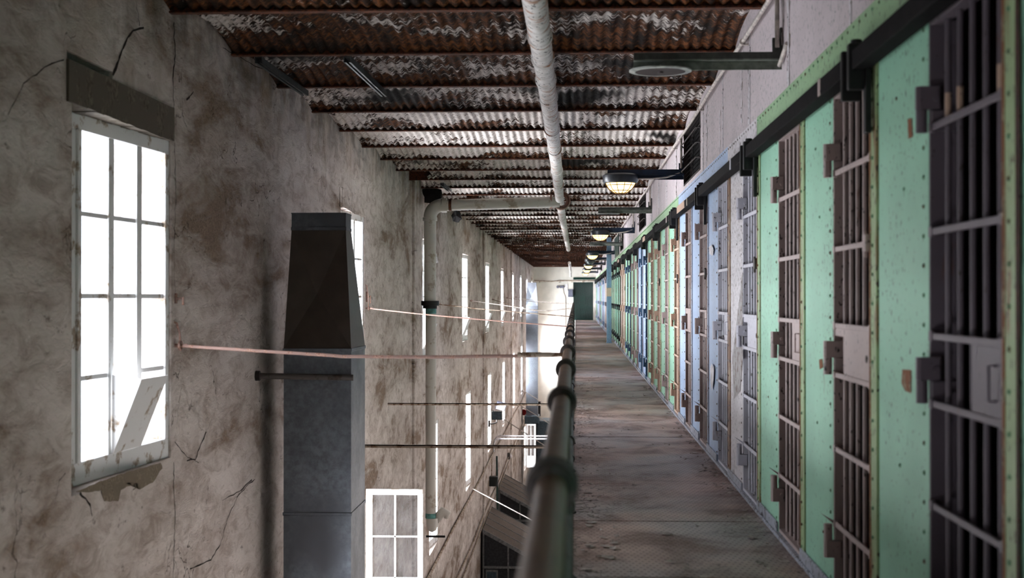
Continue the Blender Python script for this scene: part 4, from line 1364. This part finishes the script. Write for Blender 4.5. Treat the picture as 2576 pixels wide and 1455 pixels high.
# tank by the far sash
t = thing('tank', (-1.2, 57.8, HB + CH), 'dark steel blue tank on the ground, the distant duct standing on its raised box', 'tank')
m = MB(); m.box(-1.62, -.45, 57.2, 58.9, HB + CH, -5.0 + CH); m.build('body', M['ubox'], t, bevel=.04)
m = MB(); m.box(-2.08, -1.50, 57.0, 57.9, -5.10 + CH, -4.765 + CH); m.build('raised_box', M['ubox'], t, bevel=.02)
m = MB(); m.box(-1.58, -.5, 57.15, 57.2, HB + .9 + CH, HB + 1.25 + CH); m.build('base_band', M['beam'], t)

# ------------------------------------------------------------------ end of the hall
t = struct(empty('door_1', (DX0, ZE, 0)))
m = MB(); m.box(DX0, DX1, ZE + .25, ZE + .29, 0, .76 + CH); m.build('door_leaf', M['dgreen'], t)
m = MB()
for k in range(16): m.cyl((DX0 + .04 + k * (DX1 - DX0 - .08) / 15, ZE + .02, 0.02), (DX0 + .04 + k * (DX1 - DX0 - .08) / 15, ZE + .02, .74 + CH), .014, 6)
for z in (.03, .62, 1.2, 1.9): m.box(DX0, DX1, ZE + .0, ZE + .04, z, z + .05)
m.build('door_bars', M['dgreen'], t)
m = MB(); m.box(DX0 - .0, DX1 + .1, ZE - .06, ZE, .90 + CH, 1.01 + CH); m.build('door_header', M['dgreen'], t)
m = MB(); m.box(DX0 + .35, DX0 + .6, ZE - .04, ZE, 1.02, 1.12); m.build('lock_box', M['dgreen'], t)
ep = thing('end_wall_pipe', (-2.0, ZE - .08, .87 + CH), 'thin dark pipe crossing the cream end wall just above the green gate', 'pipe')
m = MB(); m.tube([(XL + .02, ZE - .08, .86 + CH), (-1.3, ZE - .08, .80 + CH), (-.8, ZE - .08, .84 + CH), (XR - .05, ZE - .1, .84 + CH)], .024, 8); m.build('pipe', M['bar'], ep, smooth=True)
m = MB()
for x in (-1.9, -.9, -.25, .3): m.box(x, x + .03, ZE - .1, ZE, .74 + CH, .86 + CH)
m.build('clips', M['bar'], ep)
c = at(1410, 722, Y=ZE - .1)
t = thing('emergency_light', c, 'small twin-headed emergency light on the cream end wall', 'emergency light')
for dx in (-.14, .02, .12):
    m = MB(); m.lathe([(.001, -.04), (.06, -.04), (.075, .03), (.001, .04)], c + Vector((dx, -.02, 0)), 12, 'Y'); m.build('lamp_head', M['boxg'], t, smooth=True)
m = MB(); m.box(c.x - .16, c.x + .2, c.y + .02, ZE, c.z - .05, c.z + .05); m.build('body', M['cloth'], t)
c = at(1426, 722, Y=ZE)
m = MB(); m.box(c.x - .13, c.x + .04, ZE - .05, ZE, c.z - .2, c.z + .14); tag(m.build('switch_cabinet', M['cloth']), 'narrow white cabinet on the end wall beside the emergency light', 'cabinet')
c = at(1435, 738, Y=ZE)
t = thing('electrical_box', c, 'grey electrical box on the end wall beside the green gate', 'electrical box')
m = MB(); m.box(c.x - .12, DX0 - .01, ZE - .1, ZE, c.z - .2, c.z + .2); m.build('case', M['boxg'], t, bevel=.01)
m = MB(); m.box(c.x - .1, DX0 - .03, ZE - .11, ZE - .1, c.z - .17, c.z + .17); m.build('cover', M['boxg'], t)
A = at(1416, 722, Y=ZE - .03); B = at(1422, 748, Y=ZE - .03); C_ = at(1422, 905, Y=ZE - .03)
m = MB(); m.tube([A, at(1417, 736, Y=ZE - .03), B, (C_.x, ZE - .03, HB + CH)], .025, 8); tag(m.build('end_wall_conduit', M['conduit'], smooth=True), 'vertical white conduit bent down the cream end wall', 'conduit')
m = MB(); c = at(1354, 1028, Y=ZE); m.box(c.x - .1, c.x + .12, ZE - .04, ZE, c.z - .4, c.z + .35); tag(m.build('wall_hatch', M['bracket']), 'narrow dark hatch low on the cream end wall', 'hatch')

# blue pillar against the gates
t = thing('steel_pillar', (.93, 36.6, 0), 'powder blue steel pillar standing in front of the cell fronts', 'pillar')
m = MB(); m.box(.78, .90, 36.55, 36.75, 0, 1.54 + CH); m.build('shaft', M['pillar'], t, bevel=.004)
m = MB(); m.box(.77, .91, 36.5, 36.8, 0, .02); m.build('base_plate', M['pillar'], t)
m = MB(); m.box(.765, .895, 36.42, 36.55, .02 + CH, .24 + CH); m.build('lock_box', M['tan'], t, bevel=.004)
# green cover sheets high on the far wall
m = MB(); m.box(XR - .02, XR, 33.2, 36.4, 1.0 + CH, 1.52 + CH); m.build('green_sheet', M['dgreen'], wr)

# loose paint flakes on the plates
m = MB()
for k in range(420):
    side = S()
    if side < .4: x = XR - .03 - abs(random.gauss(0, .07)); y = 4.6 + 14 * S() ** 1.6
    elif side < .8: x = .0 + abs(random.gauss(0, .10)); y = 5.5 + 14 * S() ** 1.4
    else: x = .05 + .9 * S(); y = 5.5 + 16 * S()
    x = min(max(x, .0), XR - .03)
    r = .006 + .018 * S() ** 2; a = S() * 6.28; n = 5
    z0 = .0045
    ring = []
    for q in range(n):
        u = a + 2 * math.pi * q / n; rr = r * (.6 + .8 * S())
        ring.append((x + math.cos(u) * rr, y + math.sin(u) * rr * 1.4, z0 + .0005 + .006 * S()))
    m.add([(x, y, z0)] + ring + [(p[0], p[1], p[2] + .0012) for p in ring] + [(x, y, z0 + .0012)],
          [(0, 1 + (q + 1) % n, 1 + q) for q in range(n)] + [(1 + q, 1 + (q + 1) % n, 1 + n + (q + 1) % n, 1 + n + q) for q in range(n)] + [(2 * n + 1, 1 + n + q, 1 + n + (q + 1) % n) for q in range(n)])
tag(m.build('paint_flakes', M['flake']), 'loose pale paint flakes scattered over the walkway plates', 'paint flakes', kind='stuff')

# ------------------------------------------------------------------ world, camera, view
w = bpy.data.worlds.new('sky'); SC.world = w; w.use_nodes = True
bg = w.node_tree.nodes['Background']; bg.inputs[0].default_value = (.82, .9, 1, 1); bg.inputs[1].default_value = 3.0
cam = bpy.data.cameras.new('camera'); co = bpy.data.objects.new('camera', cam); COL.objects.link(co)
co.location = (0, 0, CH)
co.rotation_euler = (math.pi / 2 + PIT, 0, YAW)
cam.sensor_width = 36; cam.lens = F / 2576 * 36
cam.clip_start = .05; cam.clip_end = 300
cam.dof.use_dof = True; cam.dof.focus_distance = 15; cam.dof.aperture_fstop = 4.0
SC.camera = co
SC.view_settings.view_transform = 'Standard'; SC.view_settings.look = 'None'
SC.view_settings.gamma = 1; SC.view_settings.exposure = 0.15
SC.cycles.max_bounces = 6; SC.cycles.diffuse_bounces = 4; SC.cycles.glossy_bounces = 2; SC.cycles.transparent_max_bounces = 12; SC.cycles.transmission_bounces = 4
SC.cycles.caustics_reflective = False; SC.cycles.caustics_refractive = False
SC.cycles.sample_clamp_indirect = 8
SC.cycles.use_adaptive_sampling = True; SC.cycles.adaptive_threshold = .12; SC.cycles.adaptive_min_samples = 16
SC.cycles.use_denoising = True
